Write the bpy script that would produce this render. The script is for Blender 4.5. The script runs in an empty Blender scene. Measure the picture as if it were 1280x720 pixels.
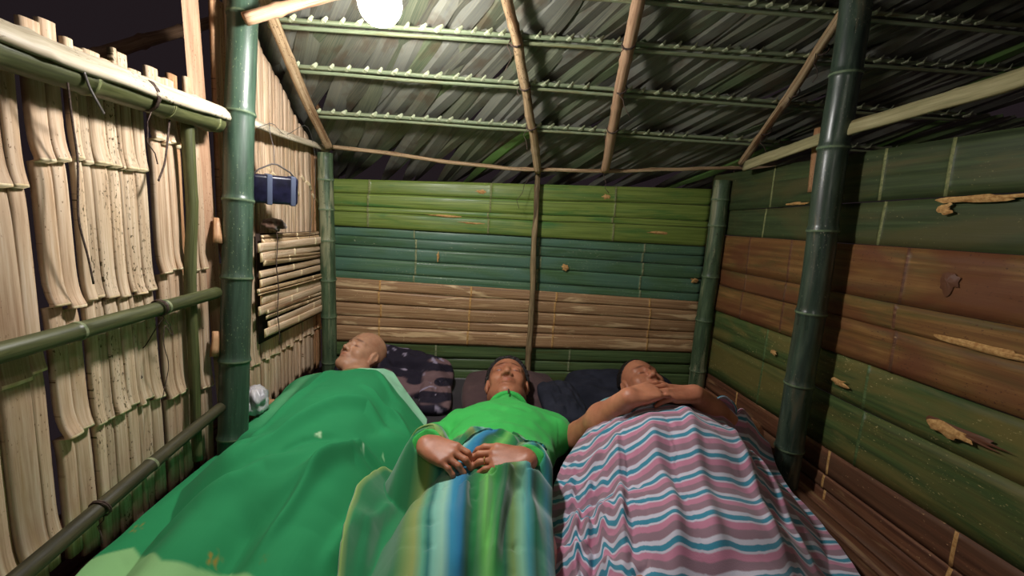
import bpy, math, random
import numpy as np
from mathutils import Vector, Matrix

scene = bpy.context.scene
col = scene.collection
rng = np.random.default_rng(7)
random.seed(7)

# ------------------------------------------------------------------ camera
CZ = 0.77                      # camera height above the sleeping platform
FPX = 560.0
pitch, yaw, roll = [math.radians(a) for a in (8.0, 2.7, 2.95)]
Fw = np.array([math.sin(yaw)*math.cos(pitch), math.cos(yaw)*math.cos(pitch), -math.sin(pitch)])
X0 = np.array([math.cos(yaw), -math.sin(yaw), 0.0])
U0 = np.cross(X0, Fw)
Rt = math.cos(roll)*X0 + math.sin(roll)*U0
Up = -math.sin(roll)*X0 + math.cos(roll)*U0
cam_data = bpy.data.cameras.new('camera')
cam = bpy.data.objects.new('camera', cam_data)
col.objects.link(cam)
cam_data.sensor_width = 36.0
cam_data.lens = FPX/1280*36.0
cam_data.clip_start = 0.02
M = Matrix(((Rt[0], Up[0], -Fw[0], 0), (Rt[1], Up[1], -Fw[1], 0), (Rt[2], Up[2], -Fw[2], CZ), (0, 0, 0, 1)))
cam.matrix_world = M
scene.camera = cam
scene.view_settings.view_transform = 'Standard'
scene.view_settings.look = 'None'
scene.view_settings.gamma = 1.0
scene.view_settings.use_curve_mapping = False

def at(px, py, x=None, y=None, z=None):
    """the point of a photo pixel on a plane of the place"""
    d = Fw + Rt*(px-640)/FPX + Up*(360-py)/FPX
    t = y/d[1] if y is not None else x/d[0] if x is not None else (z-CZ)/d[2]
    p = d*t
    return np.array([p[0], p[1], p[2]+CZ])

YB = 2.15      # back wall
XL = -0.784    # left wall
XR = 1.035     # right wall
RS = 0.6       # roof slope
RZ = 0.209+0.77
def roof_z(y): return RZ+RS*(YB-y)
RN = np.array([0, RS, 1.0])/math.hypot(1, RS)
def at_roof(px, py, off=0.0):
    d = Fw + Rt*(px-640)/FPX + Up*(360-py)/FPX
    k = (RS*YB + RZ - CZ) + off*math.hypot(1, RS)
    t = k/(d[1]*RS+d[2])
    return d*t + np.array([0, 0, CZ])

# ------------------------------------------------------------------ tags
def link(o, parent=None):
    col.objects.link(o)
    if parent is not None: o.parent = parent
    return o
def tag(o, label=None, cat=None, group=None, kind=None):
    if label: o['label'] = label
    if cat: o['category'] = cat
    if group: o['group'] = group
    if kind: o['kind'] = kind
    return o
def empty(name, loc=(0, 0, 0)):
    o = bpy.data.objects.new(name, None); o.empty_display_size = 0.05
    link(o); EMP.append((o, Vector(loc))); return o
EMP = []

def mesh_obj(name, verts, faces, mats, parent=None, mi=None, uv=None, rnd=None, color=None, smooth=True):
    me = bpy.data.meshes.new(name)
    me.from_pydata([tuple(map(float, v)) for v in verts], [], [tuple(map(int, f)) for f in faces])
    if not isinstance(mats, (list, tuple)): mats = [mats]
    for m in mats: me.materials.append(m)
    n = len(me.polygons)
    if mi is not None: me.polygons.foreach_set('material_index', np.array(mi, dtype=np.int32))
    me.polygons.foreach_set('use_smooth', np.full(n, smooth, dtype=bool))
    if uv is not None:
        l = me.uv_layers.new(name='UVMap')
        vi = np.empty(len(me.loops), dtype=np.int32); me.loops.foreach_get('vertex_index', vi)
        l.data.foreach_set('uv', np.asarray(uv, dtype=np.float32)[vi].ravel())
    if rnd is not None:
        a = me.attributes.new('rnd', 'FLOAT', 'POINT'); a.data.foreach_set('value', np.asarray(rnd, dtype=np.float32))
    if color is not None:
        a = me.attributes.new('tint', 'FLOAT_COLOR', 'POINT')
        c = np.ones((len(verts), 4), dtype=np.float32); c[:, :3] = color
        a.data.foreach_set('color', c.ravel())
    me.update()
    return link(bpy.data.objects.new(name, me), parent)

class MB:
    """collects pieces into one mesh"""
    def __init__(s): s.v = []; s.f = []; s.mi = []; s.uv = []; s.r = []; s.n = 0
    def add(s, v, f, mi=0, uv=None, r=0.5):
        v = np.asarray(v, float)
        s.v.append(v)
        s.f += [tuple(i+s.n for i in q) for q in f]
        s.mi += list(mi) if hasattr(mi, '__len__') else [mi]*len(f)
        s.uv.append(np.zeros((len(v), 2)) if uv is None else np.asarray(uv, float))
        s.r.append(np.full(len(v), r) if np.isscalar(r) else np.asarray(r, float))
        s.n += len(v)
    def build(s, name, mats, parent=None, smooth=True):
        return mesh_obj(name, np.vstack(s.v), s.f, mats, parent, s.mi, np.vstack(s.uv), np.concatenate(s.r), smooth=smooth)

def nrm(v):
    v = np.asarray(v, float); return v/np.linalg.norm(v)
def sm_noise(t, seed, freq=1.0):
    """smooth 1D noise"""
    t = np.asarray(t, float)*freq
    i = np.floor(t).astype(int); f = t-i; f = f*f*(3-2*f)
    def h(k): return np.modf(np.abs(np.sin(k*127.1+seed*311.7)*43758.5453))[0]*2-1
    return h(i)*(1-f)+h(i+1)*f
def noise2(x, y, seed):
    x = np.asarray(x, float); y = np.asarray(y, float)
    i = np.floor(x); j = np.floor(y); fx = x-i; fy = y-j
    fx = fx*fx*(3-2*fx); fy = fy*fy*(3-2*fy)
    def h(a, b): return np.modf(np.abs(np.sin(a*127.1+b*269.5+seed*311.7)*43758.5453))[0]*2-1
    return (h(i, j)*(1-fx)+h(i+1, j)*fx)*(1-fy)+(h(i, j+1)*(1-fx)+h(i+1, j+1)*fx)*fy

def tube(mb, pts, rad, seg=12, squash=1.0, mi=0, r=0.5, cap=True, upv=None, uvs=1.0):
    """swept tube along pts; rad: scalar or list; squash flattens one axis"""
    pts = np.asarray(pts, float); n = len(pts)
    rad = np.full(n, rad) if np.isscalar(rad) else np.asarray(rad, float)
    T = np.gradient(pts, axis=0); T /= np.linalg.norm(T, axis=1)[:, None]
    ref = np.array([0, 0, 1.0]) if upv is None else np.asarray(upv, float)
    if abs(T[0]@ref) > .93: ref = np.array([0.3, 1, 0.2])
    v = []; uv = []; L = 0
    N = nrm(ref - (ref@T[0])*T[0])
    for i in range(n):
        N = nrm(N-(N@T[i])*T[i]); B = np.cross(T[i], N)
        if i: L += np.linalg.norm(pts[i]-pts[i-1])
        for k in range(seg):
            a = 2*math.pi*k/seg
            v.append(pts[i]+rad[i]*(math.cos(a)*B+math.sin(a)*N*squash)); uv.append((k/seg*2*math.pi*rad.max()*uvs, L))
    f = []; m = []
    for i in range(n-1):
        for k in range(seg):
            k2 = (k+1) % seg
            f.append((i*seg+k, i*seg+k2, (i+1)*seg+k2, (i+1)*seg+k)); m.append(mi if np.isscalar(mi) else mi[i])
    if cap:
        f.append(tuple(range(seg-1, -1, -1))); f.append(tuple((n-1)*seg+k for k in range(seg)))
        m += [m[0], m[-1]]
    mb.add(v, f, m, uv, r)

def culm(name, p0, p1, r0, r1, nodes, mats, parent=None, bend=(0, 0, 0), seg=24, seed=0, wob=0.004, squash=1.0, scar=0.6):
    """bamboo culm: swelling node rings with a scar line; nodes = distances 0..1"""
    p0 = np.array(p0, float); p1 = np.array(p1, float); L = np.linalg.norm(p1-p0)
    ts = set(np.linspace(0, 1, int(L/0.03)+4))
    for nd in nodes:
        for d in (-.022, -.012, -.006, -.003, 0, .003, .007, .014, .026): ts.add(min(1, max(0, nd+d/L)))
    ts = np.array(sorted(ts))
    pts = []; rad = []; mi = []
    for t in ts:
        c = p0+(p1-p0)*t+np.array(bend)*math.sin(math.pi*t)
        c = c+wob*np.array([sm_noise(t*L, seed, 3), sm_noise(t*L, seed+9, 3), 0])
        r = r0+(r1-r0)*t
        for nd in nodes:
            d = (t-nd)*L
            r += r0*.10*math.exp(-(d/.009)**2)-r0*.05*math.exp(-((d+.007)/.003)**2)
        pts.append(c); rad.append(r)
        mi.append(1 if any(abs((t-nd)*L+.001) < .0035*scar/.6 for nd in nodes) else 0)
    mb = MB(); tube(mb, pts, rad, seg, squash, mi, r=float(rng.random()))
    return mb.build(name, mats, parent)

def stick(name, pts, r, mats, parent=None, squash=1.0, seg=8, seed=1, nodes=None, upv=None, rough=.0015):
    """thin natural pole through way points"""
    pts = np.asarray(pts, float)
    L = np.concatenate([[0], np.cumsum(np.linalg.norm(np.diff(pts, axis=0), axis=1))])
    n = int(L[-1]/.02)+3
    s = np.linspace(0, L[-1], n)
    P = np.stack([np.interp(s, L, pts[:, k]) for k in range(3)], 1)
    for _ in range(6): P[1:-1] = (P[:-2]+P[2:]+2*P[1:-1])/4
    P += np.stack([sm_noise(s, seed+k, 9) for k in range(3)], 1)*rough
    rr = np.interp(s, [0, L[-1]], r if hasattr(r, '__len__') else (r, r))
    rr = rr*(1+.06*sm_noise(s, seed+5, 14))
    if nodes is None: nodes = np.arange(.09+.05*seed % .1, L[-1], .19)
    for nd in nodes: rr = rr+rr*.22*np.exp(-((s-nd)/.007)**2)
    mb = MB(); tube(mb, P, rr, seg, squash, r=float(rng.random()), upv=upv)
    return mb.build(name, mats, parent)

def board(name, c00, c10, c01, c11, N, strips, mats, parent=None, nodes=(), bulge=.004, gap=.002, thick=.006, lips=(), lip=.0, ragged=.0, ragged0=0.0, seed=0, off=.0, curl=0.0, node_r=.003, scar=.0035, hj=.003, irr=.28):
    """flattened culm: long axis 0->1 (c0*->c1*), cracked into strips across. lips = curled node edges at fractions of the long axis"""
    c00, c10, c01, c11 = [np.array(c, float) for c in (c00, c10, c01, c11)]
    N = nrm(N); L = (np.linalg.norm(c10-c00)+np.linalg.norm(c11-c01))/2; W = (np.linalg.norm(c01-c00)+np.linalg.norm(c11-c10))/2
    R = np.random.default_rng(seed+100)
    cuts = np.sort(np.clip((np.arange(strips+1)+R.uniform(-irr, irr, strips+1))/strips, 0, 1)); cuts[0] = 0; cuts[-1] = 1
    mb = MB(); nc = 6
    for j in range(strips):
        a0 = 0-ragged0*R.random()/L; a1 = 1+ragged*R.uniform(-.6, .6)/L
        ls = [l+R.uniform(-.006, .006)/L for l in lips]
        ns = [l+R.uniform(-.007, .007)/L for l in nodes]
        ts = set(np.linspace(a0, a1, int(L/.025)+3))
        for l in ls:
            for d in (-.035, -.018, -.008, -.0015, .0015, .006, .012, .022, .04, .06): ts.add(l+d/L)
        for l in ns:
            for d in (-.010, -.0045, -.002, .002, .0045, .010): ts.add(l+d/L)
        ts = np.array(sorted(t for t in ts if a0 <= t <= a1)); s = ts*L
        e0 = cuts[j]+(gap/W)*(.5+.5*sm_noise(s, seed*7+j, 5)+.3)+(.003/W)*sm_noise(s, seed+31, 3)*(j > 0)
        e1 = cuts[j+1]-(gap/W)*(.5+.5*sm_noise(s, seed*7+j+50, 5)+.3)+(.003/W)*sm_noise(s, seed+31, 3)*(j < strips-1)
        h = off+R.uniform(-hj, hj)+.0018*sm_noise(s, seed+j*3, 2.5)+curl*(ts**2)
        tilt = R.uniform(-.6, .6)*hj+.002*sm_noise(s, seed+j*5+1, 4)
        for l in ls:
            d = s-l*L; amp = lip*R.uniform(.55, 1.25)
            h = h+np.where(d >= 0, amp*np.exp(-d/.022)*(1-.35*np.exp(-d/.003)), -.25*amp*np.exp(d/.02))
        for l in ns: h = h+node_r*np.exp(-((s-l*L)/.004)**2)
        v = []; uv = []; rr = []
        for i, t in enumerate(ts):
            for k in range(nc):
                u = k/(nc-1); b = e0[i]+(e1[i]-e0[i])*u
                P = (c00*(1-t)+c10*t)*(1-b)+(c01*(1-t)+c11*t)*b
                v.append(P+N*(h[i]+tilt[i]*(u-.5)*2+bulge*(1-(2*u-1)**2))); uv.append((b*W, s[i]))
            for b in (e1[i], e0[i]):
                P = (c00*(1-t)+c10*t)*(1-b)+(c01*(1-t)+c11*t)*b
                v.append(P+N*(h[i]-thick)); uv.append((b*W, s[i]))
        m = nc+2; f = []; mi = []
        for i in range(len(ts)-1):
            mid = (s[i]+s[i+1])/2
            isn = any(abs(mid-l*L) < scar for l in ns)
            isl = any(-.001 < mid-l*L < .007 for l in ls)
            for k in range(m):
                k2 = (k+1) % m
                f.append((i*m+k, i*m+k2, (i+1)*m+k2, (i+1)*m+k)); mi.append(1 if ((isn or isl) and k < nc-1) else 0)
        f.append(tuple(range(m-1, -1, -1))); f.append(tuple((len(ts)-1)*m+k for k in range(m))); mi += [1, 1]
        mb.add(v, f, mi, uv, R.random())
    o = mb.build(name, mats, parent)
    return o
def fix_normals(o):
    import bmesh
    bm = bmesh.new(); bm.from_mesh(o.data); bmesh.ops.recalc_face_normals(bm, faces=bm.faces); bm.to_mesh(o.data); bm.free()
def box(mb, c, ax, ay, az, mi=0, bevel=0.0, r=.5):
    """box by centre and three half-axis vectors, chamfered"""
    c, ax, ay, az = [np.asarray(q, float) for q in (c, ax, ay, az)]
    la, lb, lc = [np.linalg.norm(q) for q in (ax, ay, az)]
    b = min(bevel, la*.9, lb*.9, lc*.9)
    import bmesh
    bm = bmesh.new(); bmesh.ops.create_cube(bm, size=2)
    for v in bm.verts: v.co = Vector((v.co.x*la, v.co.y*lb, v.co.z*lc))
    if b > 0: bmesh.ops.bevel(bm, geom=list(bm.edges), offset=b, segments=3, affect='EDGES', profile=.5)
    bm.verts.ensure_lookup_table()
    A, B, C_ = ax/la, ay/lb, az/lc
    vs = [c+A*v.co.x+B*v.co.y+C_*v.co.z for v in bm.verts]
    uv = [(v.co.x+v.co.z, v.co.y) for v in bm.verts]
    mb.add(vs, [[v.index for v in f.verts] for f in bm.faces], mi, uv, r); bm.free()
# ------------------------------------------------------------------ materials
def srgb(r, g, b):
    def c(v):
        v /= 255.0
        return v/12.92 if v <= .04045 else ((v+.055)/1.055)**2.4
    return (c(r), c(g), c(b), 1)
class NT:
    def __init__(s, name):
        s.m = bpy.data.materials.new(name); s.m.use_nodes = True; s.t = s.m.node_tree
        s.b = s.t.nodes['Principled BSDF']
    def n(s, kind, **k):
        q = s.t.nodes.new(kind)
        for a, v in k.items(): setattr(q, a, v)
        return q
    def l(s, a, b): s.t.links.new(a, b)
def uvnoise(T, sx, sy, detail=4, rough=.6, scale=1.0, rnd=True, src='UV', dist=0.0):
    tc = T.n('ShaderNodeTexCoord'); mp = T.n('ShaderNodeMapping'); mp.inputs['Scale'].default_value = (sx, sy, sx)
    if rnd:
        at_ = T.n('ShaderNodeAttribute', attribute_name='rnd'); mul = T.n('ShaderNodeMath', operation='MULTIPLY'); mul.inputs[1].default_value = 37.0
        cb = T.n('ShaderNodeCombineXYZ'); T.l(at_.outputs['Fac'], mul.inputs[0]); T.l(mul.outputs[0], cb.inputs[0]); T.l(mul.outputs[0], cb.inputs[2])
        ad = T.n('ShaderNodeVectorMath', operation='ADD'); T.l(tc.outputs[src], ad.inputs[0]); T.l(cb.outputs[0], ad.inputs[1]); T.l(ad.outputs[0], mp.inputs[0])
    else: T.l(tc.outputs[src], mp.inputs[0])
    no = T.n('ShaderNodeTexNoise'); no.inputs['Scale'].default_value = scale; no.inputs['Detail'].default_value = detail; no.inputs['Roughness'].default_value = rough
    no.inputs['Distortion'].default_value = dist
    T.l(mp.outputs[0], no.inputs['Vector']); return no
def ramp(T, src, stops, interp='LINEAR'):
    r = T.n('ShaderNodeValToRGB'); cr = r.color_ramp; cr.interpolation = interp
    while len(cr.elements) < len(stops): cr.elements.new(.5)
    for e, (p, c) in zip(cr.elements, stops): e.position = p; e.color = c if len(c) == 4 else (*c, 1)
    T.l(src, r.inputs[0]); return r
def mixc(T, fac, a, b, mode='MIX'):
    m = T.n('ShaderNodeMix', data_type='RGBA', blend_type=mode)
    if np.isscalar(fac): m.inputs[0].default_value = fac
    else: T.l(fac, m.inputs[0])
    for i, q in ((6, a), (7, b)):
        if isinstance(q, tuple): m.inputs[i].default_value = q
        else: T.l(q, m.inputs[i])
    return m.outputs[2]
def bump(T, h, strength=.3, dist=.002):
    b = T.n('ShaderNodeBump'); b.inputs['Strength'].default_value = strength; b.inputs['Distance'].default_value = dist
    T.l(h, b.inputs['Height']); T.l(b.outputs[0], T.b.inputs['Normal'])
BW = lambda v: (v, v, v, 1)

def bamboo(name, dark, mid, light, rough=.45, spots=None, spot_amt=.62, patch=None, patch_pos=(.55, .68), grain=(160, 5), spec=.4, strong=.35, coat=0.0, tone=.16, wide=None, wide_pos=(.45, .62)):
    """split or whole bamboo: long grain along V, patches, specks"""
    T = NT(name)
    g = uvnoise(T, grain[0], grain[1], 5, .65)
    c = ramp(T, g.outputs['Fac'], [(.30, dark), (.5, mid), (.70, light)]).outputs[0]
    if patch:
        p = uvnoise(T, 26, 3.2, 4, .6, dist=.6)
        c = mixc(T, ramp(T, p.outputs['Fac'], [(patch_pos[0], BW(0)), (patch_pos[1], BW(1))]).outputs[0], c, patch)
    if wide:
        p = uvnoise(T, 7, 1.6, 3, .55, dist=1.2)
        c = mixc(T, ramp(T, p.outputs['Fac'], [(wide_pos[0], BW(0)), (wide_pos[1], BW(.85))]).outputs[0], c, wide)
    if spots:
        s = uvnoise(T, 260, 110, 2, .5, rnd=True)
        k = uvnoise(T, 22, 6, 2, .5)
        ms = T.n('ShaderNodeMath', operation='MULTIPLY'); T.l(ramp(T, s.outputs['Fac'], [(spot_amt, BW(0)), (spot_amt+.04, BW(1))]).outputs[0], ms.inputs[0]); T.l(ramp(T, k.outputs['Fac'], [(.46, BW(0)), (.6, BW(1))]).outputs[0], ms.inputs[1])
        c = mixc(T, ms.outputs[0], c, spots)
    a = T.n('ShaderNodeAttribute', attribute_name='rnd')
    v = ramp(T, a.outputs['Fac'], [(0, BW(1-tone*1.6)), (1, BW(1.0))]).outputs[0]
    c = mixc(T, 1.0, c, v, 'MULTIPLY')
    T.l(c, T.b.inputs['Base Color'])
    rr = ramp(T, uvnoise(T, 40, 9, 3, .5).outputs['Fac'], [(.3, BW(max(0, rough-.12))), (.7, BW(min(1, rough+.15)))]).outputs[0]
    T.l(rr, T.b.inputs['Roughness'])
    T.b.inputs['Specular IOR Level'].default_value = spec
    if coat: T.b.inputs['Coat Weight'].default_value = coat; T.b.inputs['Coat Roughness'].default_value = .25
    bump(T, g.outputs['Fac'], strong, .0016)
    return T.m
def plain(name, c, rough=.6, spec=.4, var=None, sc=60, metal=0.0, bumpy=0.0):
    T = NT(name)
    if var:
        no = uvnoise(T, sc, sc, 4, .6, rnd=False, src='Object')
        T.l(ramp(T, no.outputs['Fac'], [(.35, c), (.65, var)]).outputs[0], T.b.inputs['Base Color'])
        if bumpy: bump(T, no.outputs['Fac'], bumpy, .002)
    else: T.b.inputs['Base Color'].default_value = c
    T.b.inputs['Roughness'].default_value = rough; T.b.inputs['Specular IOR Level'].default_value = spec; T.b.inputs['Metallic'].default_value = metal
    return T.m

M_cream = bamboo('cream split bamboo', srgb(180, 146, 114), srgb(214, 184, 152), srgb(234, 212, 184), .6, spots=srgb(124, 94, 66), spot_amt=.66, patch=srgb(196, 160, 118), patch_pos=(.56, .78), spec=.25, tone=.2)
M_creamspot = bamboo('cream split bamboo with mildew', srgb(180, 150, 118), srgb(214, 188, 156), srgb(234, 214, 186), .6, spots=srgb(98, 84, 58), spot_amt=.60, patch=srgb(200, 168, 126), patch_pos=(.58, .8), spec=.25)
M_lip = plain('pale torn bamboo edge', srgb(244, 226, 190), .7, .2, srgb(222, 196, 150), 80)
M_tan = bamboo('tan split bamboo', srgb(140, 98, 66), srgb(186, 140, 100), srgb(216, 176, 134), .55, spots=srgb(82, 52, 34), patch=srgb(160, 116, 80), spec=.25)
M_green = bamboo('green culm', srgb(42, 58, 46), srgb(56, 78, 62), srgb(74, 98, 80), .42, patch=srgb(80, 112, 80), patch_pos=(.66, .9), spots=srgb(130, 146, 110), spot_amt=.66, grain=(60, 5), spec=.5, strong=.12, coat=.25, tone=.08)
M_green2 = bamboo('mottled green culm', srgb(46, 62, 44), srgb(68, 88, 62), srgb(96, 114, 84), .5, patch=srgb(132, 134, 104), patch_pos=(.52, .62), spots=srgb(40, 40, 30), grain=(50, 6), spec=.4, strong=.15, tone=.08)
M_dark = bamboo('dark grey green culm', srgb(34, 46, 38), srgb(54, 70, 58), srgb(80, 94, 78), .36, patch=srgb(98, 92, 70), patch_pos=(.6, .72), spots=srgb(140, 140, 120), spot_amt=.66, grain=(50, 6), spec=.5, strong=.15, coat=.3, tone=.08)
M_nodeg = plain('dull green node line', srgb(112, 128, 98), .6, .3, srgb(84, 104, 78), 90)
M_nodeo = plain('dull olive node line', srgb(138, 138, 92), .7, .3, srgb(96, 104, 64), 120)
M_scar = plain('node scar', srgb(150, 152, 116), .7, .3, srgb(96, 110, 78), 90)
M_scarp = plain('pale node scar', srgb(190, 172, 124), .7, .3, srgb(128, 116, 76), 90)
M_rail = bamboo('green thin culm', srgb(58, 60, 34), srgb(82, 86, 50), srgb(108, 110, 72), .5, patch=srgb(58, 62, 34), grain=(70, 6), strong=.15)
M_darkrail = bamboo('dark brown green rail', srgb(48, 44, 26), srgb(70, 66, 42), srgb(98, 90, 62), .6, grain=(70, 6))
M_bone = bamboo('pale split culm', srgb(170, 156, 130), srgb(212, 198, 170), srgb(232, 220, 196), .6, spots=srgb(112, 92, 66), spot_amt=.6, grain=(90, 5), spec=.25, patch=srgb(186, 168, 138))
M_lath = bamboo('greenish pale lath', srgb(122, 118, 82), srgb(158, 150, 110), srgb(186, 176, 136), .6, patch=srgb(136, 122, 84), grain=(90, 5), spec=.25)
M_rafter = bamboo('light brown bamboo pole', srgb(128, 100, 70), srgb(190, 160, 122), srgb(226, 202, 166), .55, patch=srgb(120, 88, 60), patch_pos=(.52, .64), spots=srgb(70, 48, 34), grain=(130, 4), spec=.25)
M_rafred = bamboo('reddish bamboo pole', srgb(132, 98, 74), srgb(190, 152, 120), srgb(216, 184, 152), .5, patch=srgb(110, 68, 46), grain=(130, 4), spec=.25)
M_twig = bamboo('grey brown stick', srgb(88, 72, 50), srgb(142, 122, 90), srgb(180, 158, 120), .7, patch=srgb(84, 70, 50), grain=(110, 8), spec=.2)
M_bw_top = bamboo('yellow green bamboo skin', srgb(92, 110, 48), srgb(124, 144, 66), srgb(150, 168, 86), .42, patch=srgb(74, 124, 62), patch_pos=(.5, .75), spots=srgb(176, 172, 116), spot_amt=.70, spec=.4, strong=.4, grain=(210, 3))
M_bw_mid = bamboo('green bamboo skin', srgb(60, 84, 62), srgb(84, 116, 86), srgb(106, 138, 106), .40, patch=srgb(66, 98, 52), patch_pos=(.5, .75), spots=srgb(164, 170, 140), spot_amt=.66, spec=.42, strong=.4, grain=(180, 2.5), wide=srgb(84, 118, 100))
M_bw_brn = bamboo('brown bamboo skin with pale peeling', srgb(128, 94, 64), srgb(172, 134, 96), srgb(200, 164, 124), .5, patch=srgb(228, 196, 150), patch_pos=(.54, .62), spots=srgb(226, 194, 146), spot_amt=.66, spec=.35, strong=.5, grain=(190, 3))
M_bw_low = bamboo('dark green bamboo skin', srgb(56, 76, 46), srgb(84, 106, 64), srgb(110, 132, 84), .46, patch=srgb(84, 86, 42), patch_pos=(.56, .7), spots=srgb(160, 150, 100), spot_amt=.70, spec=.35, strong=.45, grain=(210, 3))
M_rw_top = bamboo('deep green wide bamboo skin', srgb(46, 56, 34), srgb(62, 74, 46), srgb(78, 92, 58), .48, patch=srgb(84, 84, 46), patch_pos=(.58, .72), spots=srgb(140, 132, 90), spot_amt=.7, spec=.3, grain=(90, 2), tone=.06, wide=srgb(84, 80, 50))
M_rw_org = bamboo('orange brown bamboo skin', srgb(96, 66, 38), srgb(136, 98, 56), srgb(162, 124, 76), .45, patch=srgb(98, 88, 50), patch_pos=(.48, .68), spots=srgb(90, 54, 40), spot_amt=.64, spec=.3, grain=(80, 1.6), tone=.07, wide=srgb(110, 66, 44), wide_pos=(.42, .6))
M_rw_grn = bamboo('scuffed green bamboo skin', srgb(50, 64, 36), srgb(70, 88, 48), srgb(90, 106, 60), .45, patch=srgb(106, 102, 58), patch_pos=(.5, .66), spots=srgb(172, 160, 110), spot_amt=.66, spec=.3, grain=(90, 2), tone=.06, wide=srgb(112, 102, 56))
M_rw_brn = bamboo('dark red brown bamboo skin', srgb(74, 46, 34), srgb(108, 70, 50), srgb(138, 96, 70), .5, patch=srgb(150, 118, 84), patch_pos=(.6, .66), spots=srgb(180, 146, 104), spot_amt=.68, spec=.3, grain=(80, 2), tone=.08, wide=srgb(96, 70, 52))
M_tear = plain('torn tan fibre', srgb(206, 166, 108), .7, .2, srgb(166, 120, 70), 120, bumpy=.4)
M_wood = bamboo('sawn pinkish plank', srgb(150, 112, 86), srgb(182, 144, 114), srgb(206, 172, 140), .7, spots=srgb(120, 84, 62), grain=(50, 3), spec=.2, strong=.2)
M_cord = plain('dark twine', srgb(56, 44, 40), .8, .2, srgb(96, 80, 70), 200)
M_wire = plain('thin grey wire', srgb(90, 84, 80), .5, .4)
def leafmat():
    T = NT('coconut leaf')
    a = T.n('ShaderNodeAttribute', attribute_name='rnd')
    c = ramp(T, a.outputs['Fac'], [(0, srgb(72, 74, 68)), (.25, srgb(96, 98, 92)), (.5, srgb(124, 126, 120)), (.68, srgb(92, 96, 84)), (.90, srgb(80, 92, 72)), (.97, srgb(78, 100, 66)), (.985, srgb(98, 146, 66))]).outputs[0]
    g = uvnoise(T, 420, 6, 4, .6)
    c = mixc(T, ramp(T, g.outputs['Fac'], [(.35, BW(0)), (.7, BW(.45))]).outputs[0], c, srgb(156, 152, 124))
    p = uvnoise(T, 14, 9, 3, .6)
    c = mixc(T, ramp(T, p.outputs['Fac'], [(.52, BW(0)), (.68, BW(.6))]).outputs[0], c, srgb(92, 74, 56))
    T.l(c, T.b.inputs['Base Color']); T.b.inputs['Roughness'].default_value = .52; T.b.inputs['Specular IOR Level'].default_value = .35
    bump(T, g.outputs['Fac'], .35, .001)
    return T.m
M_leaf = leafmat()
M_rib = bamboo('pale green leaf rib', srgb(100, 112, 84), srgb(132, 144, 112), srgb(158, 168, 136), .5, patch=srgb(120, 112, 74), grain=(120, 5), spec=.3)
M_bump = plain('pale leaf base', srgb(196, 200, 170), .6, .3, srgb(150, 160, 120), 120)

def skin(name, base, dark, warm):
    T = NT(name)
    n1 = uvnoise(T, 14, 14, 4, .6, rnd=False, src='Object')
    c = ramp(T, n1.outputs['Fac'], [(.32, dark), (.55, base), (.72, warm)]).outputs[0]
    a = T.n('ShaderNodeAttribute', attribute_name='tint'); c = mixc(T, 1.0, c, a.outputs['Color'], 'MULTIPLY')
    T.l(c, T.b.inputs['Base Color']); T.b.inputs['Roughness'].default_value = .46; T.b.inputs['Specular IOR Level'].default_value = .42
    T.b.inputs['Subsurface Weight'].default_value = .12; T.b.inputs['Subsurface Radius'].default_value = (.012, .004, .002); T.b.inputs['Subsurface Scale'].default_value = 1.0
    n2 = uvnoise(T, 260, 260, 3, .6, rnd=False, src='Object'); bump(T, n2.outputs['Fac'], .15, .0008)
    return T.m
M_skinL = skin('light brown skin', srgb(196, 148, 118), srgb(172, 124, 96), srgb(208, 158, 126))
M_skinM = skin('brown skin', srgb(184, 122, 92), srgb(158, 98, 72), srgb(198, 134, 102))
M_skinR = skin('warm brown skin', srgb(190, 126, 96), srgb(166, 104, 78), srgb(204, 138, 106))
def hairmat(name, a, b):
    T = NT(name); n = uvnoise(T, 300, 60, 4, .7, rnd=False, src='Object')
    T.l(ramp(T, n.outputs['Fac'], [(.35, a), (.65, b)]).outputs[0], T.b.inputs['Base Color']); T.b.inputs['Roughness'].default_value = .55
    bump(T, n.outputs['Fac'], .8, .003); return T.m
M_hair = hairmat('black hair', srgb(14, 11, 11), srgb(34, 27, 26))
M_stub = hairmat('shaved grey stubble', srgb(130, 100, 84), srgb(160, 126, 104))

def cloth(name, rough=.85, src=None, c=None, var=None, weave=900, nb=.25, sheen=.3):
    T = NT(name)
    if c is not None:
        if var:
            n = uvnoise(T, 9, 9, 4, .6, rnd=False, src='Object'); q = ramp(T, n.outputs['Fac'], [(.35, c), (.65, var)]).outputs[0]; T.l(q, T.b.inputs['Base Color'])
        else: T.b.inputs['Base Color'].default_value = c
    T.b.inputs['Roughness'].default_value = rough; T.b.inputs['Specular IOR Level'].default_value = .2
    T.b.inputs['Sheen Weight'].default_value = sheen; T.b.inputs['Sheen Roughness'].default_value = .5
    w = uvnoise(T, weave, weave, 2, .6, rnd=False, src='Object'); bump(T, w.outputs['Fac'], nb, .001)
    return T
def vcol_cloth(name, **k):
    T = cloth(name, **k); a = T.n('ShaderNodeAttribute', attribute_name='tint'); T.l(a.outputs['Color'], T.b.inputs['Base Color']); return T.m
M_shirt = cloth('bright green jersey', c=srgb(62, 184, 84), var=srgb(70, 194, 92), rough=.7, weave=700, sheen=.1).m
M_shirtR = cloth('pale blue cotton', c=srgb(120, 190, 200), var=srgb(170, 214, 220)).m
M_shirtL = cloth('olive cotton', c=srgb(150, 138, 70), var=srgb(128, 120, 58)).m
M_blL = vcol_cloth('green printed cotton', rough=.92, sheen=.02, weave=500, nb=.15)
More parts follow.
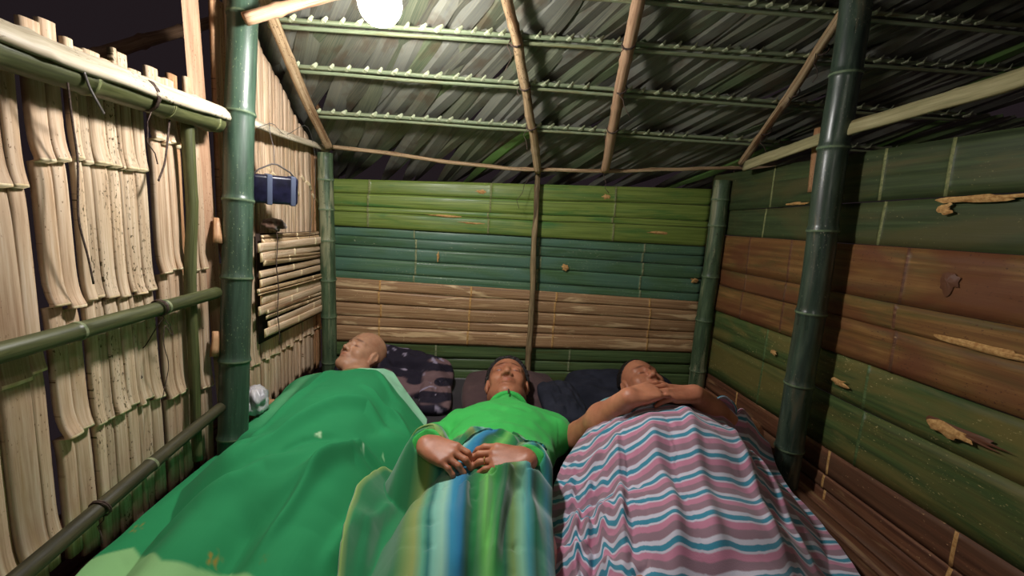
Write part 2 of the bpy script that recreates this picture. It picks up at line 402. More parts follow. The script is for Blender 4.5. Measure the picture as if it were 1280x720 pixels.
def stripeR():
    T = cloth('striped knit', rough=.9, weave=420, nb=.6, sheen=.25)
    uv = T.n('ShaderNodeTexCoord'); sp = T.n('ShaderNodeSeparateXYZ'); T.l(uv.outputs['UV'], sp.inputs[0])
    n = uvnoise(T, 160, 160, 2, .6, rnd=False); ml = T.n('ShaderNodeMath', operation='MULTIPLY_ADD'); T.l(n.outputs['Fac'], ml.inputs[0]); ml.inputs[1].default_value = .0016; T.l(sp.outputs[1], ml.inputs[2])
    dv = T.n('ShaderNodeMath', operation='DIVIDE'); T.l(ml.outputs[0], dv.inputs[0]); dv.inputs[1].default_value = .058
    fr = T.n('ShaderNodeMath', operation='FRACT'); T.l(dv.outputs[0], fr.inputs[0])
    W, TE, PK, BR = srgb(204, 202, 216), srgb(62, 138, 162), srgb(194, 130, 154), srgb(146, 118, 130)
    r = ramp(T, fr.outputs[0], [(0, W), (.06, W), (.09, TE), (.25, TE), (.28, W), (.32, W), (.37, PK), (.57, PK), (.62, BR), (.88, BR), (.93, W), (1, W)])
    T.l(r.outputs[0], T.b.inputs['Base Color']); return T.m
M_blR = stripeR()
def stripeM():
    T = cloth('blurred stripe fleece', rough=.9, weave=500, nb=.3, sheen=.35)
    uv = T.n('ShaderNodeTexCoord'); sp = T.n('ShaderNodeSeparateXYZ'); T.l(uv.outputs['UV'], sp.inputs[0])
    n = uvnoise(T, 5, 3, 2, .5, rnd=False); ml = T.n('ShaderNodeMath', operation='MULTIPLY_ADD'); T.l(n.outputs['Fac'], ml.inputs[0]); ml.inputs[1].default_value = .03; T.l(sp.outputs[0], ml.inputs[2])
    ad = T.n('ShaderNodeMath', operation='ADD'); T.l(ml.outputs[0], ad.inputs[0]); ad.inputs[1].default_value = -.015
    G, DG, LG = srgb(42, 132, 82), srgb(30, 88, 62), srgb(110, 186, 92)
    r = ramp(T, ad.outputs[0], [(0, srgb(150, 176, 100)), (.03, G), (.10, srgb(36, 120, 76)), (.18, srgb(40, 134, 84)), (.27, srgb(44, 122, 76)), (.33, srgb(110, 140, 80)), (.37, srgb(140, 154, 88)), (.41, srgb(90, 160, 130)),
                                (.435, srgb(40, 112, 106)), (.46, srgb(124, 186, 168)), (.495, srgb(150, 200, 178)), (.53, srgb(52, 140, 172)), (.57, srgb(34, 112, 156)), (.60, DG), (.645, srgb(36, 122, 62)), (.69, LG), (.73, srgb(44, 128, 66)), (.77, DG), (.81, srgb(110, 140, 80)), (.85, srgb(124, 180, 150)), (.88, srgb(64, 140, 148)), (.91, DG), (.94, srgb(52, 146, 112)), (.97, srgb(50, 136, 150)), (1, DG)])
    T.l(r.outputs[0], T.b.inputs['Base Color']); return T.m
M_blM = stripeM()
M_pillow = cloth('mauve brown pillow cloth', c=srgb(88, 68, 68), var=srgb(72, 56, 58), rough=.9, sheen=.05).m
M_bundle = vcol_cloth('dark patterned bundle cloth', rough=.9, sheen=.0)
M_navy = cloth('dark navy cloth', c=srgb(34, 36, 46), var=srgb(48, 50, 62), rough=.95, sheen=.0).m
M_mat = cloth('black woven bedding', c=srgb(34, 28, 34), var=srgb(48, 40, 46), rough=.9).m
def emis(name, c, s):
    T = NT(name); T.b.inputs['Base Color'].default_value = c; T.b.inputs['Emission Color'].default_value = c; T.b.inputs['Emission Strength'].default_value = s; return T.m
# ------------------------------------------------------------------ platform and walls
mb = MB()
x = XL-.25
k = 0
while x < XR+.2:
    w = .045
    c = []
    tube(mb, [[x, y, -.012+.002*math.sin(k*5+y*3)] for y in np.linspace(-.5, YB+.12, 16)], .024, 8, .5, r=float(rng.random()))
    x += w+.004; k += 1
floor = mb.build('floor', [M_rw_brn]); tag(floor, 'brown split bamboo sleeping platform under the bedding', None, None, 'structure')

# left wall
wl = empty('wall_left', (XL, 1.2, 0)); tag(wl, 'cream wall of upright flattened split bamboo with curled nodes', kind='structure')
def zl(py, px): return at(px, py, x=XL)[2]
def left_panel(y0, y1, zb, zt, strips, lips, mat, seed, lip=.014, ragged=.03, off=0.0, gap=.0018, ztop2=None, zb2=None):
    L = zt-zb
    return board('split_bamboo_panel', (XL, y0, zb), (XL, y0, zt), (XL, y1, zb2 if zb2 is not None else zb), (XL, y1, ztop2 if ztop2 is not None else zt), (1, 0, 0), strips,
                 [mat, M_lip], wl, lips=[(z-zb)/L for z in lips], lip=lip, ragged=ragged, ragged0=.03, seed=seed, off=off, gap=gap*.4, bulge=.0018, thick=.010, hj=.0022)
left_panel(.34, .56, .06, 1.01, 5, (.74, .45, .2), M_cream, 31)
left_panel(.575, .798, .10, 1.025, 6, (.785, .47, .15), M_cream, 1, lip=.011)
left_panel(.812, .874, .10, 1.06, 2, (.837, .578, .333), M_cream, 2, lip=.022, gap=.003)
left_panel(.886, 1.062, .07, 1.065, 7, (.85, .578, .325), M_creamspot, 3, lip=.013, gap=.0022)
left_panel(1.082, 1.170, .07, 1.07, 3, (.92, .613, .30), M_cream, 4, lip=.014)
left_panel(1.172, 1.200, .07, 1.09, 1, (.92, .6, .30), M_tan, 5, lip=.008, off=-.012)
left_panel(1.215, 1.262, .07, 1.08, 2, (.61, .28), M_cream, 6, lip=.010)
left_panel(1.335, 1.40, .06, 1.35, 2, (.62, .5), M_tan, 7, lip=.012, ragged=.01, off=-.004)
# gable part behind the tall post: panels run up to the roof slope
gy = [1.44, 1.53, 1.60, 1.68, 1.77, 1.87, 1.98, 2.08]
for i in range(len(gy)-1):
    z0, z1 = roof_z(gy[i])-.02, roof_z(gy[i+1])-.02
    left_panel(gy[i]+.003, gy[i+1]-.003, .10, z0, 3 if i else 4, (.86+.03*(i % 3), .26), M_cream if i % 3 else M_tan if i == 6 else M_cream, 10+i, lip=.008, ragged=.006, gap=.0018, ztop2=z1, off=.004*(i % 2))
left_panel(1.395, 1.46, .10, 1.42, 2, (1.1, .8), M_cream, 25, lip=.008, ragged=.006)

# back wall
wb = empty('wall_back', (0, YB, 0)); tag(wb, 'green and brown wall of horizontal flattened bamboo boards', kind='structure')
def back_band(l0, l1, r0, r1, strips, mat, nodes, seed, off=0, scar=M_nodeo, **k):
    """pixel rows of the band's lower and upper edge at the left (x 424) and right (x 880) corner"""
    A0, A1 = at(424, l0, y=YB), at(424, l1, y=YB); B0, B1 = at(880, r0, y=YB), at(880, r1, y=YB)
    A0[0] = A1[0] = XL+.02; B0[0] = B1[0] = XR
    return board('flattened_bamboo_board', A0, B0, A1, B1, (0, -1, 0), strips, [mat, scar], wb, nodes=nodes, seed=seed, off=off, bulge=.0028, gap=.0006, hj=.0022, **k)
back_band(282, 224, 308, 236, 4, M_bw_top, (.10, .41, .74), 41, .012, M_nodeo)
back_band(348, 282, 378, 308, 5, M_bw_mid, (.22, .55, .83), 42, .004, M_scar)
back_band(426, 346, 441, 377, 5, M_bw_brn, (.13, .37, .60, .86), 43, .010, M_tear)
back_band(520, 424, 520, 440, 6, M_bw_low, (.28, .65), 44, .002, M_scar)
back_band(560, 518, 560, 518, 2, M_bw_brn, (.4,), 45, .0, M_scar)

# right wall
wr = empty('wall_right', (XR, 1.2, 0)); tag(wr, 'dark green and orange brown wall of wide horizontal bamboo boards', kind='structure')
def right_band(z0n, z0f, z1n, z1f, strips, mat, nodes, seed, off=0, scar=M_nodeo, **k):
    """edge heights near (y .35) and far (y 2.13)"""
    return board('wide_bamboo_board', (XR, 2.13, z0f), (XR, .3, z0n), (XR, 2.13, z1f), (XR, .3, z1n), (-1, 0, 0), strips, [mat, scar], wr, nodes=nodes, seed=seed, off=off, bulge=.0012, thick=.007, irr=.42, **k)
def rz(px, py): return at(px, py, x=XR)
right_band(.885, .88, .995, 1.05, 1, M_rw_top, (.26, .52, .62, .83), 51, .010, gap=.0016)
right_band(.755, .775, .885, .883, 1, M_rw_top, (.24, .525, .8), 52, .004, gap=.0016)
right_band(.46, .43, .757, .775, 3, M_rw_org, (.20, .34, .58, .86), 53, .008, M_rw_brn, gap=.0009, hj=.0016)
right_band(.18, .125, .456, .432, 2, M_rw_grn, (.30, .55, .80), 54, .002, M_bw_low, gap=.0014)
right_band(-.06, -.06, .182, .127, 3, M_rw_brn, (.22, .5, .7), 55, .006, M_tear, gap=.0018)
def scrape(name, wall, P, ax, ay, N, la, lb, seed, mat=M_tear):
    """torn knot or peeled fibre patch, slightly proud of the skin"""
    R = np.random.default_rng(seed); P = np.array(P, float); n = 22; rings = 5
    v = [P+N*.005]; f = []
    for r in range(1, rings+1):
        for k in range(n):
            a = 2*math.pi*k/n; q = (r/rings)*(1+.55*sm_noise(k*1.0, seed, .9)*math.sin(a*.5))
            v.append(P+np.array(ax)*la*q*math.cos(a)+np.array(ay)*lb*q*math.sin(a)+N*(.005*(1-(r/rings)**2)+.002*R.random()-.002))
    for k in range(n): f.append((0, 1+k, 1+(k+1) % n))
    for r in range(rings-1):
        for k in range(n):
            a, b = 1+r*n+k, 1+r*n+(k+1) % n; f.append((a, a+n, b+n, b))
    o = mesh_obj(name, v, f, mat, wall); fix_normals(o)
    return o
NR = np.array([-1.0, 0, 0]); NBk = np.array([0, -1.0, 0])
for (px, py, la, lb, m) in ((1190, 537, .045, .016, M_tear), (1205, 541, .075, .014, M_rw_brn), (1055, 478, .030, .011, M_tear), (972, 441, .018, .010, M_tear), (1192, 352, .020, .030, M_rw_brn), (1240, 436, .11, .010, M_tear), (1235, 248, .10, .008, M_tear), (1188, 262, .018, .011, M_tear), (1000, 255, .055, .005, M_tear)):
    P = rz(px, py)+NR*(.016 if m is not M_rw_brn else .012); scrape('torn_knot', wr, P, (0, 1, 0), (0, 0, 1), NR, la, lb, px, m)
for (px, py, la, lb) in ((602, 240, .022, .010), (757, 246, .022, .012), (820, 291, .050, .007), (706, 334, .016, .014), (556, 270, .080, .005), (866, 350, .022, .010), (548, 320, .006, .022), (590, 279, .06, .004)):
    P = at(px, py, y=YB)+NBk*.018; scrape('torn_knot', wb, P, (1, 0, 0), (0, 0, 1), NBk, la, lb, px)

# ------------------------------------------------------------------ posts
def post(px0, py0, px1, py1, X, r, nodes_px, mats, label, ztop, seed, ypl=None, wob=.004):
    if ypl is None: a, b = at(px0, py0, x=X), at(px1, py1, x=X)
    else: a, b = at(px0, py0, y=ypl), at(px1, py1, y=ypl)
    d = (a-b)/(a[2]-b[2])
    top = b+d*(ztop-b[2]); bot = b+d*(-.02-b[2])
    L = ztop+.02; nd = []
    for py in nodes_px:
        best = min(np.linspace(0, 1, 400), key=lambda t: abs(proj(bot+(top-bot)*t)[1]-py)); nd.append(best)
    o = culm('bamboo_post', bot, top, r, r*.97, nd, mats, seed=seed, wob=wob)
    tag(o, label, 'bamboo post'); return o
def proj(p):
    q = np.array(p)-np.array([0, 0, CZ]); d = q@Fw
    return 640+FPX*(q@Rt)/d, 360-FPX*(q@Up)/d
post(302, 5, 292, 550, XL+.062, .0385, (-30, 20, 142, 250, 348, 450, 545), [M_green, M_nodeg], 'glossy green bamboo post standing in front of the cream wall under the lamp', 1.55, 3)
post(406, 190, 412, 440, XL+.065, .032, (225, 262, 300, 350, 395, 452), [M_green2, M_nodeg], 'short mottled green corner post between the cream wall and the green wall', RZ+.05, 4)
post(906, 212, 870, 480, XR-.045, .036, (250, 282, 345, 400, 462), [M_green2, M_nodeg], 'short mottled green corner post with a cut top beside the leaning man on the striped side', RZ+.03, 5)
post(1070, 5, 984, 590, XR-.075, .039, (-40, 95, 185, 290, 390, 480, 560), [M_dark, M_nodeg], 'tall dark grey green bamboo post against the right wall reaching the roof', 1.62, 6, wob=.006)
bpy.data.objects['bamboo_post.002']['label'] = 'short mottled green corner post between the green wall and the orange brown wall'

# ------------------------------------------------------------------ left rails and loose boards
a, b = at(0, 62, x=XL+.045), at(262, 150, x=XL+.045)
d = b-a; a2 = a-d*.9; b2 = b+d*.05
o = culm('bamboo_rail', a2, b2, .030, .026, (.18, .42, .60, .80, .97), [M_rail, M_nodeo], seed=12); tag(o, 'thick green bamboo rail under the pale split culm along the top of the cream wall', 'bamboo rail')
P = [at(px, py, x=XL+.062) for px, py in ((0, 36), (60, 60), (140, 88), (200, 112), (282, 141))]
P = [P[0]-(P[1]-P[0])*1.6]+P
def lathobj(name, P, w, t, mats, seed, N, r_noise=.002, nodes=()):
    """half-round split lath: wide face towards N"""
    P = np.asarray(P, float); L = np.concatenate([[0], np.cumsum(np.linalg.norm(np.diff(P, axis=0), axis=1))])
    s = np.linspace(0, L[-1], max(4, int(L[-1]/.02))); Q = np.stack([np.interp(s, L, P[:, k]) for k in range(3)], 1)
    if len(P) > 2:
        for _ in range(8): Q[1:-1] = (Q[:-2]+Q[2:]+2*Q[1:-1])/4
    T = np.gradient(Q, axis=0); T /= np.linalg.norm(T, axis=1)[:, None]
    N = nrm(N); mbb = MB(); v = []; uv = []
    prof = [(-1, -.4), (-.8, .25), (-.35, .6), (.35, .62), (.8, .25), (1, -.4), (.5, -.75), (-.5, -.75)]
    for i in range(len(s)):
        n = nrm(N-(N@T[i])*T[i]); B = np.cross(T[i], n)
        ww = w/2*(1+.08*sm_noise(s[i], seed, 8))*(w if False else 1)
        bmp = sum(.25*math.exp(-((s[i]-nd*L[-1])/.008)**2) for nd in nodes)
        for (bx, nz) in prof:
            v.append(Q[i]+B*bx*ww*(1+bmp*.3)+n*t*(nz+bmp)+n*r_noise*sm_noise(s[i], seed+3, 12)); uv.append((bx*w/2, s[i]))
    m = len(prof); f = []
    for i in range(len(s)-1):
        for k in range(m): f.append((i*m+k, i*m+(k+1) % m, (i+1)*m+(k+1) % m, (i+1)*m+k))
    f.append(tuple(range(m-1, -1, -1))); f.append(tuple((len(s)-1)*m+k for k in range(m)))
    mbb.add(v, f, 0, uv, float(rng.random()))
    o = mbb.build(name, mats); fix_normals(o); return o
o = lathobj('split_culm', P, .052, .013, [M_bone], 21, (.75, 0, .65), nodes=(.25, .62, .85)); tag(o, 'pale whitish split culm lying on the green top rail of the cream wall', 'bamboo rail')
P = [at(316, 152, x=XL+.05), at(345, 164, x=XL+.035), at(408, 186, x=XL+.03)]
o = lathobj('split_culm', P, .036, .011, [M_bone], 22, (.8, 0, .6), nodes=(.5,)); tag(o, 'short pale split culm behind the glossy post, above the hanging blue radio', 'bamboo rail')
a, b = at(0, 436, x=XL+.04), at(264, 367, x=XL+.04); d = b-a
o = culm('bamboo_rail', a-d*.8, b+d*.04, .0175, .0155, (.30, .57, .80), [M_rail, M_scar], seed=13, bend=(.0, 0, -.006)); tag(o, 'thin green bamboo rail crossing the middle of the cream wall', 'bamboo rail')
a, b = at(35, 712, x=XL+.045), at(262, 520, x=XL+.045); d = b-a
o = culm('bamboo_rail', a-d*.8, b+d*.1, .0165, .0145, (.35, .72), [M_darkrail, M_scar], seed=14); tag(o, 'dark brown rail low on the cream wall beside the green blanket', 'bamboo rail')
o = stick('upright_pole', [at(234, 150, x=XL+.03), at(240, 260, x=XL+.028), at(237, 360, x=XL+.02), at(243, 460, x=XL+.022), at(247, 575, x=XL+.03)], (.014, .012), [M_rail], seed=3, nodes=[.2, .45]); tag(o, 'thin crooked green pole standing upright against the cream wall', 'pole')
a, b = at(271, -60, x=XL-.02), at(274, 560, x=XL-.02)
mb = MB(); t0 = a[2]+.1
zs = np.linspace(0.0, 1.62, 30)
P = [np.array([XL-.004, np.interp(z, [b[2], 1.0, a[2]], [b[1]+.02, 1.265, 1.238]), z]) for z in zs]
tube(mb, P, .034, 4, .45, r=.5, upv=(1, 0, 0))
o = mb.build('wooden_plank', [M_wood], smooth=False); tag(o, 'upright pinkish brown plank just behind the glossy green post', 'plank')
# broken knots beside the post
for i, (px, py) in enumerate(((272, 290), (270, 432))):
    P = at(px, py, x=XL+.03); R = np.random.default_rng(i+4)
    o = lathobj('bamboo_chip', [P+np.array([0, .012, .038]), P+np.array([.008, 0, .01]), P+np.array([.002, -.006, -.03])], .026, .007, [M_tan], 60+i, (1, -.6, .2), r_noise=.006); tag(o, ['upper', 'lower'][i]+' broken bamboo chip wedged beside the glossy green post', 'bamboo chip', 'broken chips beside the glossy post')

# ------------------------------------------------------------------ back and roof poles
o = stick('support_stick', [at(659, 470, y=YB-.04), at(664, 400, y=YB-.045), at(668, 300, y=YB-.05), at(673, 214, y=YB-.055)], (.0155, .0125), [M_twig], seed=5, rough=.002); tag(o, 'thin grey brown stick standing upright in front of the green back wall', 'pole')
o = stick('eave_pole', [at(415, 184, y=YB-.10), at(500, 193, y=YB-.10), at(560, 203, y=YB-.10), at(640, 211, y=YB-.10), at(760, 214, y=YB-.10), at(870, 211, y=YB-.10), at(985, 209, y=YB-.10)], (.009, .008), [M_rafter], seed=6, rough=.002); tag(o, 'thin pale pole running across above the green back wall at the eave', 'pole')
def rafter(pts, r, mat, label, seed, off=-.022, sq=.8):
    P = [at_roof(px, py, off) for px, py in pts]
    d = P[-1]-P[-2]; P.append(P[-1]+d*(1.4/np.linalg.norm(d)) if len(pts) else P[-1])
    o = stick('rafter', P, r, [mat], seed=seed, squash=sq, upv=(0, RS, 1), rough=.003); tag(o, label, 'rafter', 'rafters under the palm roof'); return o
rafter([(673, 214), (662, 140), (648, 60), (633, 0)], .0165, M_rafter, 'pale jointed bamboo rafter above the support stick, nearest the lamp', 41)
rafter([(756, 214), (770, 140), (785, 60), (798, 0)], .0195, M_rafred, 'smooth light brown rafter right of the one above the support stick', 42)
rafter([(928, 203), (975, 135), (1015, 75), (1062, 3)], .0165, M_rafter, 'light brown rafter leaning right beside the dark tall post', 43)
# gable laths of the left roof edge
gp = [(412, 186), (385, 130), (362, 75), (338, 15)]
G = [at_roof(px, py, -.03) for px, py in gp]; G.append(G[-1]+(G[-1]-G[-2])*2.2)
o = lathobj('gable_lath', G, .035, .010, [M_rafter], 31, (.6, -.5, -.6), nodes=(.2, .45)); tag(o, 'long pale bamboo lath along the sloping roof edge above the cream wall', 'bamboo lath', 'laths on the sloping roof edge')
for i, ((xa, ya), (xb, yb_), lab) in enumerate((((338, 16), (360, 42), 'topmost'), ((352, 44), (382, 98), 'middle'), ((378, 100), (402, 140), 'lowest'))):
    P = [at(xa, ya, x=XL+.035), at(xb, yb_, x=XL+.035)]
    o = lathobj('gable_lath', P, .045, .008, [M_tan if i else M_bone], 33+i, (.9, -.2, 0.3)); tag(o, lab+' short flat bamboo offcut nailed on the slope of the cream gable', 'bamboo lath', 'laths on the sloping roof edge')
P = [at(318, 20, x=XL+.12), at(395, -2, x=XL+.25)]; d = P[1]-P[0]
o = stick('bamboo_pole', [P[0]-d*.15, P[0], P[1], P[1]+d*1.2], (.017, .017), [M_rafred], seed=8); tag(o, 'reddish brown pole tied to the top of the glossy green post', 'pole')
P = [at(160, 58, x=-1.25), at(262, 28, x=-1.2)]; d = P[1]-P[0]
o = stick('outer_pole', [P[0]-d*.6, P[0], P[1], P[1]+d*.3], (.022, .02), [M_rafred], seed=9); tag(o, 'dim brown pole outside in the dark beyond the cream wall', 'pole')
P = [at(1340, 72, x=XR-.05), at(1280, 95, x=XR-.05), at(1180, 125, x=XR-.045), at(1060, 160, x=XR-.07), at(930, 207, x=XR-.06)]
P = [P[0]+(P[0]-P[1])*2]+P
o = lathobj('top_lath', P, .046, .008, [M_lath], 23, (-1, 0, .25), nodes=(.3, .55, .8)); tag(o, 'flat greenish tan lath running above the orange and green right wall', 'bamboo lath')
P = [at(1012, 240, x=XR-.03), at(1022, 160, x=XR-.03)]
o = lathobj('wall_prop', P, .03, .006, [M_tan], 24, (-1, 0, 0)); tag(o, 'short thin lath upright just left of the dark tall post, above the green board', 'bamboo lath')

# ------------------------------------------------------------------ palm roof: rows of coconut fronds
rows = [(405, 164+0, 990, 172)]
def ypx(py, px=640): return at_roof(px, py)[1]
row_y = [ypx(156), ypx(103), ypx(44)]
st = row_y[-2]-row_y[-1]
while row_y[-1] > .45: row_y.append(row_y[-1]-.135)
words = ['lowest', 'second', 'third', 'fourth', 'fifth', 'sixth', 'seventh', 'eighth', 'ninth', 'tenth', 'eleventh', 'twelfth', 'thirteenth', 'fourteenth']
sl = math.hypot(1, RS); DN = np.array([0, 1, -RS])/sl     # down the slope
for ri, y0 in enumerate(row_y):
    root = empty('palm_frond', (0, y0, roof_z(y0)))
    xa, xb = XL+.055, 1.75
    R = np.random.default_rng(200+ri)
    tl = .03*(R.random()-.5)
    base = lambda x: np.array([x, y0+tl*(x-.2)*.5, roof_z(y0+tl*(x-.2)*.5)])
    Pm = [base(x)+RN*(.002*sm_noise(x, ri, 4)) for x in np.linspace(xa, xb, 50)]
    mb = MB(); tube(mb, Pm, np.linspace(.0085, .006, 50), 8, .8, r=.4, upv=RN); mb.build('midrib', [M_rib], root)
    mb = MB(); tube(mb, [p-DN*(-.020)-RN*.004+RN*.003*sm_noise(p[0], ri+60, 3) for p in Pm], np.linspace(.0075, .006, 50), 8, .7, r=.7, upv=RN); mb.build('second_rib', [M_rib], root)
    lv = MB(); bs = MB()
    x = xa-.02
    while x < xb+.25:
        x += R.uniform(.042, .062)
        L = R.uniform(.40, .55) if ri > 1 else R.uniform(.60, .78); w = R.uniform(.032, .044); ang = math.radians(R.uniform(52, 64)+(0 if R.random() > .1 else R.uniform(-14, 14)))
        d = DN*math.sin(ang)+np.array([-1, 0, 0])*math.cos(ang)
        side = nrm(np.cross(RN, d)); n = 11; v = []; uv = []
        droop = R.uniform(-.004, .004); tw = R.uniform(-.5, .5); cur = R.uniform(-.05, .05)
        rv = R.random()**1.15 if R.random() > .03 else .99
        for i in range(n):
            t = i/(n-1); s = t*L
            wid = w*(min(1, .35+t*5))*(1-max(0, (t-.55)/.45)**1.6*.93)
            c = base(x)+d*s+side*cur*t*t*L+RN*(.009+.07*t*(L/.5)**1+droop*math.sin(t*5)+.004*sm_noise(t, x*100+ri, 3))
            if c[0] < xa-.08: c[0] = xa-.08+(c[0]-xa+.08)*.15
            S = side*math.cos(tw*t)+RN*math.sin(tw*t)
            v += [c-S*wid+RN*wid*.22, c, c+S*wid+RN*wid*.22]; uv += [(-wid, s), (0, s), (wid, s)]
        f = []
        for i in range(n-1): f += [(3*i, 3*i+1, 3*i+4, 3*i+3), (3*i+1, 3*i+2, 3*i+5, 3*i+4)]
        lv.add(v, f, 0, uv, rv)
        if R.random() < .9 and x < xb:      # pale folded leaf base over the rib
            c = base(x)+RN*.002-DN*.005; q = R.uniform(.007, .012)
            pts = [c-DN*.010+RN*.004+np.array([q, 0, 0]), c-DN*.004-RN*.008, c+DN*.006-RN*.007+np.array([-q, 0, 0]), c+DN*.012+RN*.004+np.array([-q*1.7, 0, 0])]
            tube(lv, pts, [.004, q*.95, q*.8, .003], 6, .35, mi=1, r=R.random(), upv=RN)
    lv.build('leaflets', [M_leaf, M_bump], root, smooth=False)
    tag(root, '%s row of palm leaflets on paired ribs, counted up from the back eave' % words[ri], 'palm frond', 'rows of palm thatch on the roof')

# ties at the crossings
def tie(P, r, n, label, ax=(0, 0, 1), tail=0.0, seed=0):
    mb = MB(); P = np.array(P); ax = nrm(ax); s = nrm(np.cross(ax, (0.3, 1, .2))); t = np.cross(ax, s)
    pts = []
    for k in range(n*12+1):
        a = 2*math.pi*k/12; pts.append(P+(s*math.cos(a)+t*math.sin(a))*r+ax*(k/12-n/2)*.0035)
    tube(mb, pts, .0017, 5, r=.5)
    if tail:
        T0 = pts[-1]; R = np.random.default_rng(seed); q = [T0]
        for k in range(5): q.append(q[-1]+np.array([R.uniform(-.2, .2)*tail, -R.uniform(0, .1)*tail, -tail*.22]))
        tube(mb, q, .0013, 5, r=.5)
    o = mb.build('twine_tie', [M_cord]); tag(o, label, 'twine tie', 'twine ties of the hut frame'); return o
rn = ['support stick rafter', 'smooth brown rafter', 'rafter beside the dark post']
cross_px = [[(664, 158), (656, 108), (645, 53)], [(766, 161), (776, 111), (786, 55)], [(958, 163), (992, 115), (1028, 62)]]
hn = ['lowest', 'middle', 'upper']
for i in range(3):
    for j in range(3):
        px, py = cross_px[i][j]; P = at_roof(px, py, -.020)
        tie(P, .0215 if i == 1 else .019, 2, 'dark twine wound round the %s at its %s rib crossing' % (rn[i], hn[j]), (at_roof(px, py-40)-at_roof(px, py)), tail=(.09 if (i + j) % 2 == 0 else 0.04), seed=i*3+j)
tie(at(673, 214, y=YB-.075), .024, 3, 'dark twine at the top of the support stick on the eave pole', (0, 0, 1), .16, 20)
tie(at(757, 212, y=YB-.085), .022, 3, 'dark twine where the smooth brown rafter meets the eave pole', (0, 0, 1), .1, 21)
tie(at(928, 208, y=YB-.09), .026, 3, 'dark twine above the cut top of the right corner post', (0, 0, 1), .05, 22)
tie(at(408, 186, y=YB-.06), .032, 3, 'dark twine round the top of the left corner post', (0, 0, 1), .22, 23)
tie(at(178, 118, x=XL+.045), .033, 3, 'dark twine round the thick top rail of the cream wall', (0, 1, .1), .1, 24)
tie(at(199, 385, x=XL+.04), .0185, 2, 'dark twine round the thin middle rail of the cream wall', (0, 1, .1), .16, 25)
tie(at(125, 636, x=XL+.045), .0185, 2, 'dark twine round the low brown rail of the cream wall', (0, 1, .2), .05, 26)

# loose bark strings on the left wall
def strand(name, pts, r, mat, label, cat, seed=0):
    mb = MB(); P = np.array(pts); L = np.concatenate([[0], np.cumsum(np.linalg.norm(np.diff(P, axis=0), axis=1))]); s = np.linspace(0, L[-1], 30)
    Q = np.stack([np.interp(s, L, P[:, k]) for k in range(3)], 1)
    for _ in range(5): Q[1:-1] = (Q[:-2]+Q[2:]+2*Q[1:-1])/4
    tube(mb, Q, r, 6, .5, r=.5, upv=(1, 0, 0)); o = mb.build(name, [mat]); tag(o, label, cat); return o
XS = XL+.04
strand('bark_string', [at(82, 82, x=XS+.03), at(90, 150, x=XS), at(98, 200, x=XS), at(97, 280, x=XS), at(108, 310, x=XS), at(117, 355, x=XS)], .0026, M_cord, 'long dark bark string hanging beside the curled panel of the cream wall', 'string')
strand('bark_string', [at(105, 90, x=XS+.035), at(112, 110, x=XS+.03), at(122, 128, x=XS+.03), at(130, 142, x=XS+.02)], .0030, M_wire, 'short grey string dangling from the thick top rail', 'string')
strand('bark_string', [at(212, 150, x=XS), at(209, 180, x=XS), at(206, 205, x=XS), at(198, 226, x=XS)], .0032, M_cord, 'short dark string hanging on the cream wall left of the crooked pole', 'string')
strand('bark_string', [at(203, 394, x=XS), at(220, 420, x=XS), at(215, 424, x=XS), at(206, 400, x=XS), at(203, 430, x=XS), at(213, 455, x=XS), at(206, 482, x=XS), at(203, 500, x=XS)], .0014, M_cord, 'looped dark twine below the thin middle rail', 'string')
strand('bark_string', [at(322, 160, x=XS+.05), at(345, 150, x=XS+.02), at(352, 175, x=XS), at(386, 150, x=XS), at(396, 200, x=XS), at(392, 262, x=XS), at(386, 300, x=XS)], .0013, M_wire, 'thin looping wire above and right of the blue radio', 'string')
# ------------------------------------------------------------------ lamp
P = at(475, 4, y=1.18)
root = empty('light_bulb', P)
def lathe(mb, c, prof, seg=24, ax=None, mi=0, r=.5):
    v = []; f = []; uv = []
    for (rr, z) in prof:
        for k in range(seg):
            a = 2*math.pi*k/seg; v.append((c[0]+rr*math.cos(a), c[1]+rr*math.sin(a), c[2]+z)); uv.append((k/seg*.1, z))
    for i in range(len(prof)-1):
        for k in range(seg): f.append((i*seg+k, (i*seg+(k+1) % seg), (i+1)*seg+(k+1) % seg, (i+1)*seg+k))
    f.append(tuple(range(seg-1, -1, -1))); f.append(tuple((len(prof)-1)*seg+k for k in range(seg)))
    mb.add(v, f, mi, uv, r)
LAMP_POWER = 380.0
M_glow = emis('lit bulb dome', (1.0, .965, .94, 1), LAMP_POWER)
M_wht = plain('white plastic', srgb(225, 225, 225), .4)
mb = MB(); rb = .052
lathe(mb, P, [(.004, -rb)]+[(rb*math.sin(a), -rb*math.cos(a)) for a in np.linspace(.2, math.pi*.56, 12)]); o = mb.build('bulb_dome', [M_glow], root); fix_normals(o)
mb = MB(); lathe(mb, P, [(rb*.985, .011), (.040, .034), (.022, .056), (.014, .062)]); o = mb.build('bulb_base', [M_wht], root); fix_normals(o)
mb = MB(); lathe(mb, P, [(.019, .058), (.021, .064), (.020, .098), (.010, .108)]); o = mb.build('socket', [M_wht], root); fix_normals(o)
tag(root, 'round white lit bulb hanging under the palm roof near the glossy post', 'lamp')
strand('lamp_wire', [P+np.array([0, 0, .105]), P+np.array([.003, .01, .13]), P+np.array([-.05, -.02, .135]), P+np.array([-.3, -.0, .14]), P+np.array([-.36, .03, .12])], .0025, M_cord, 'dark cable from the bulb socket to the glossy green post', 'cable')

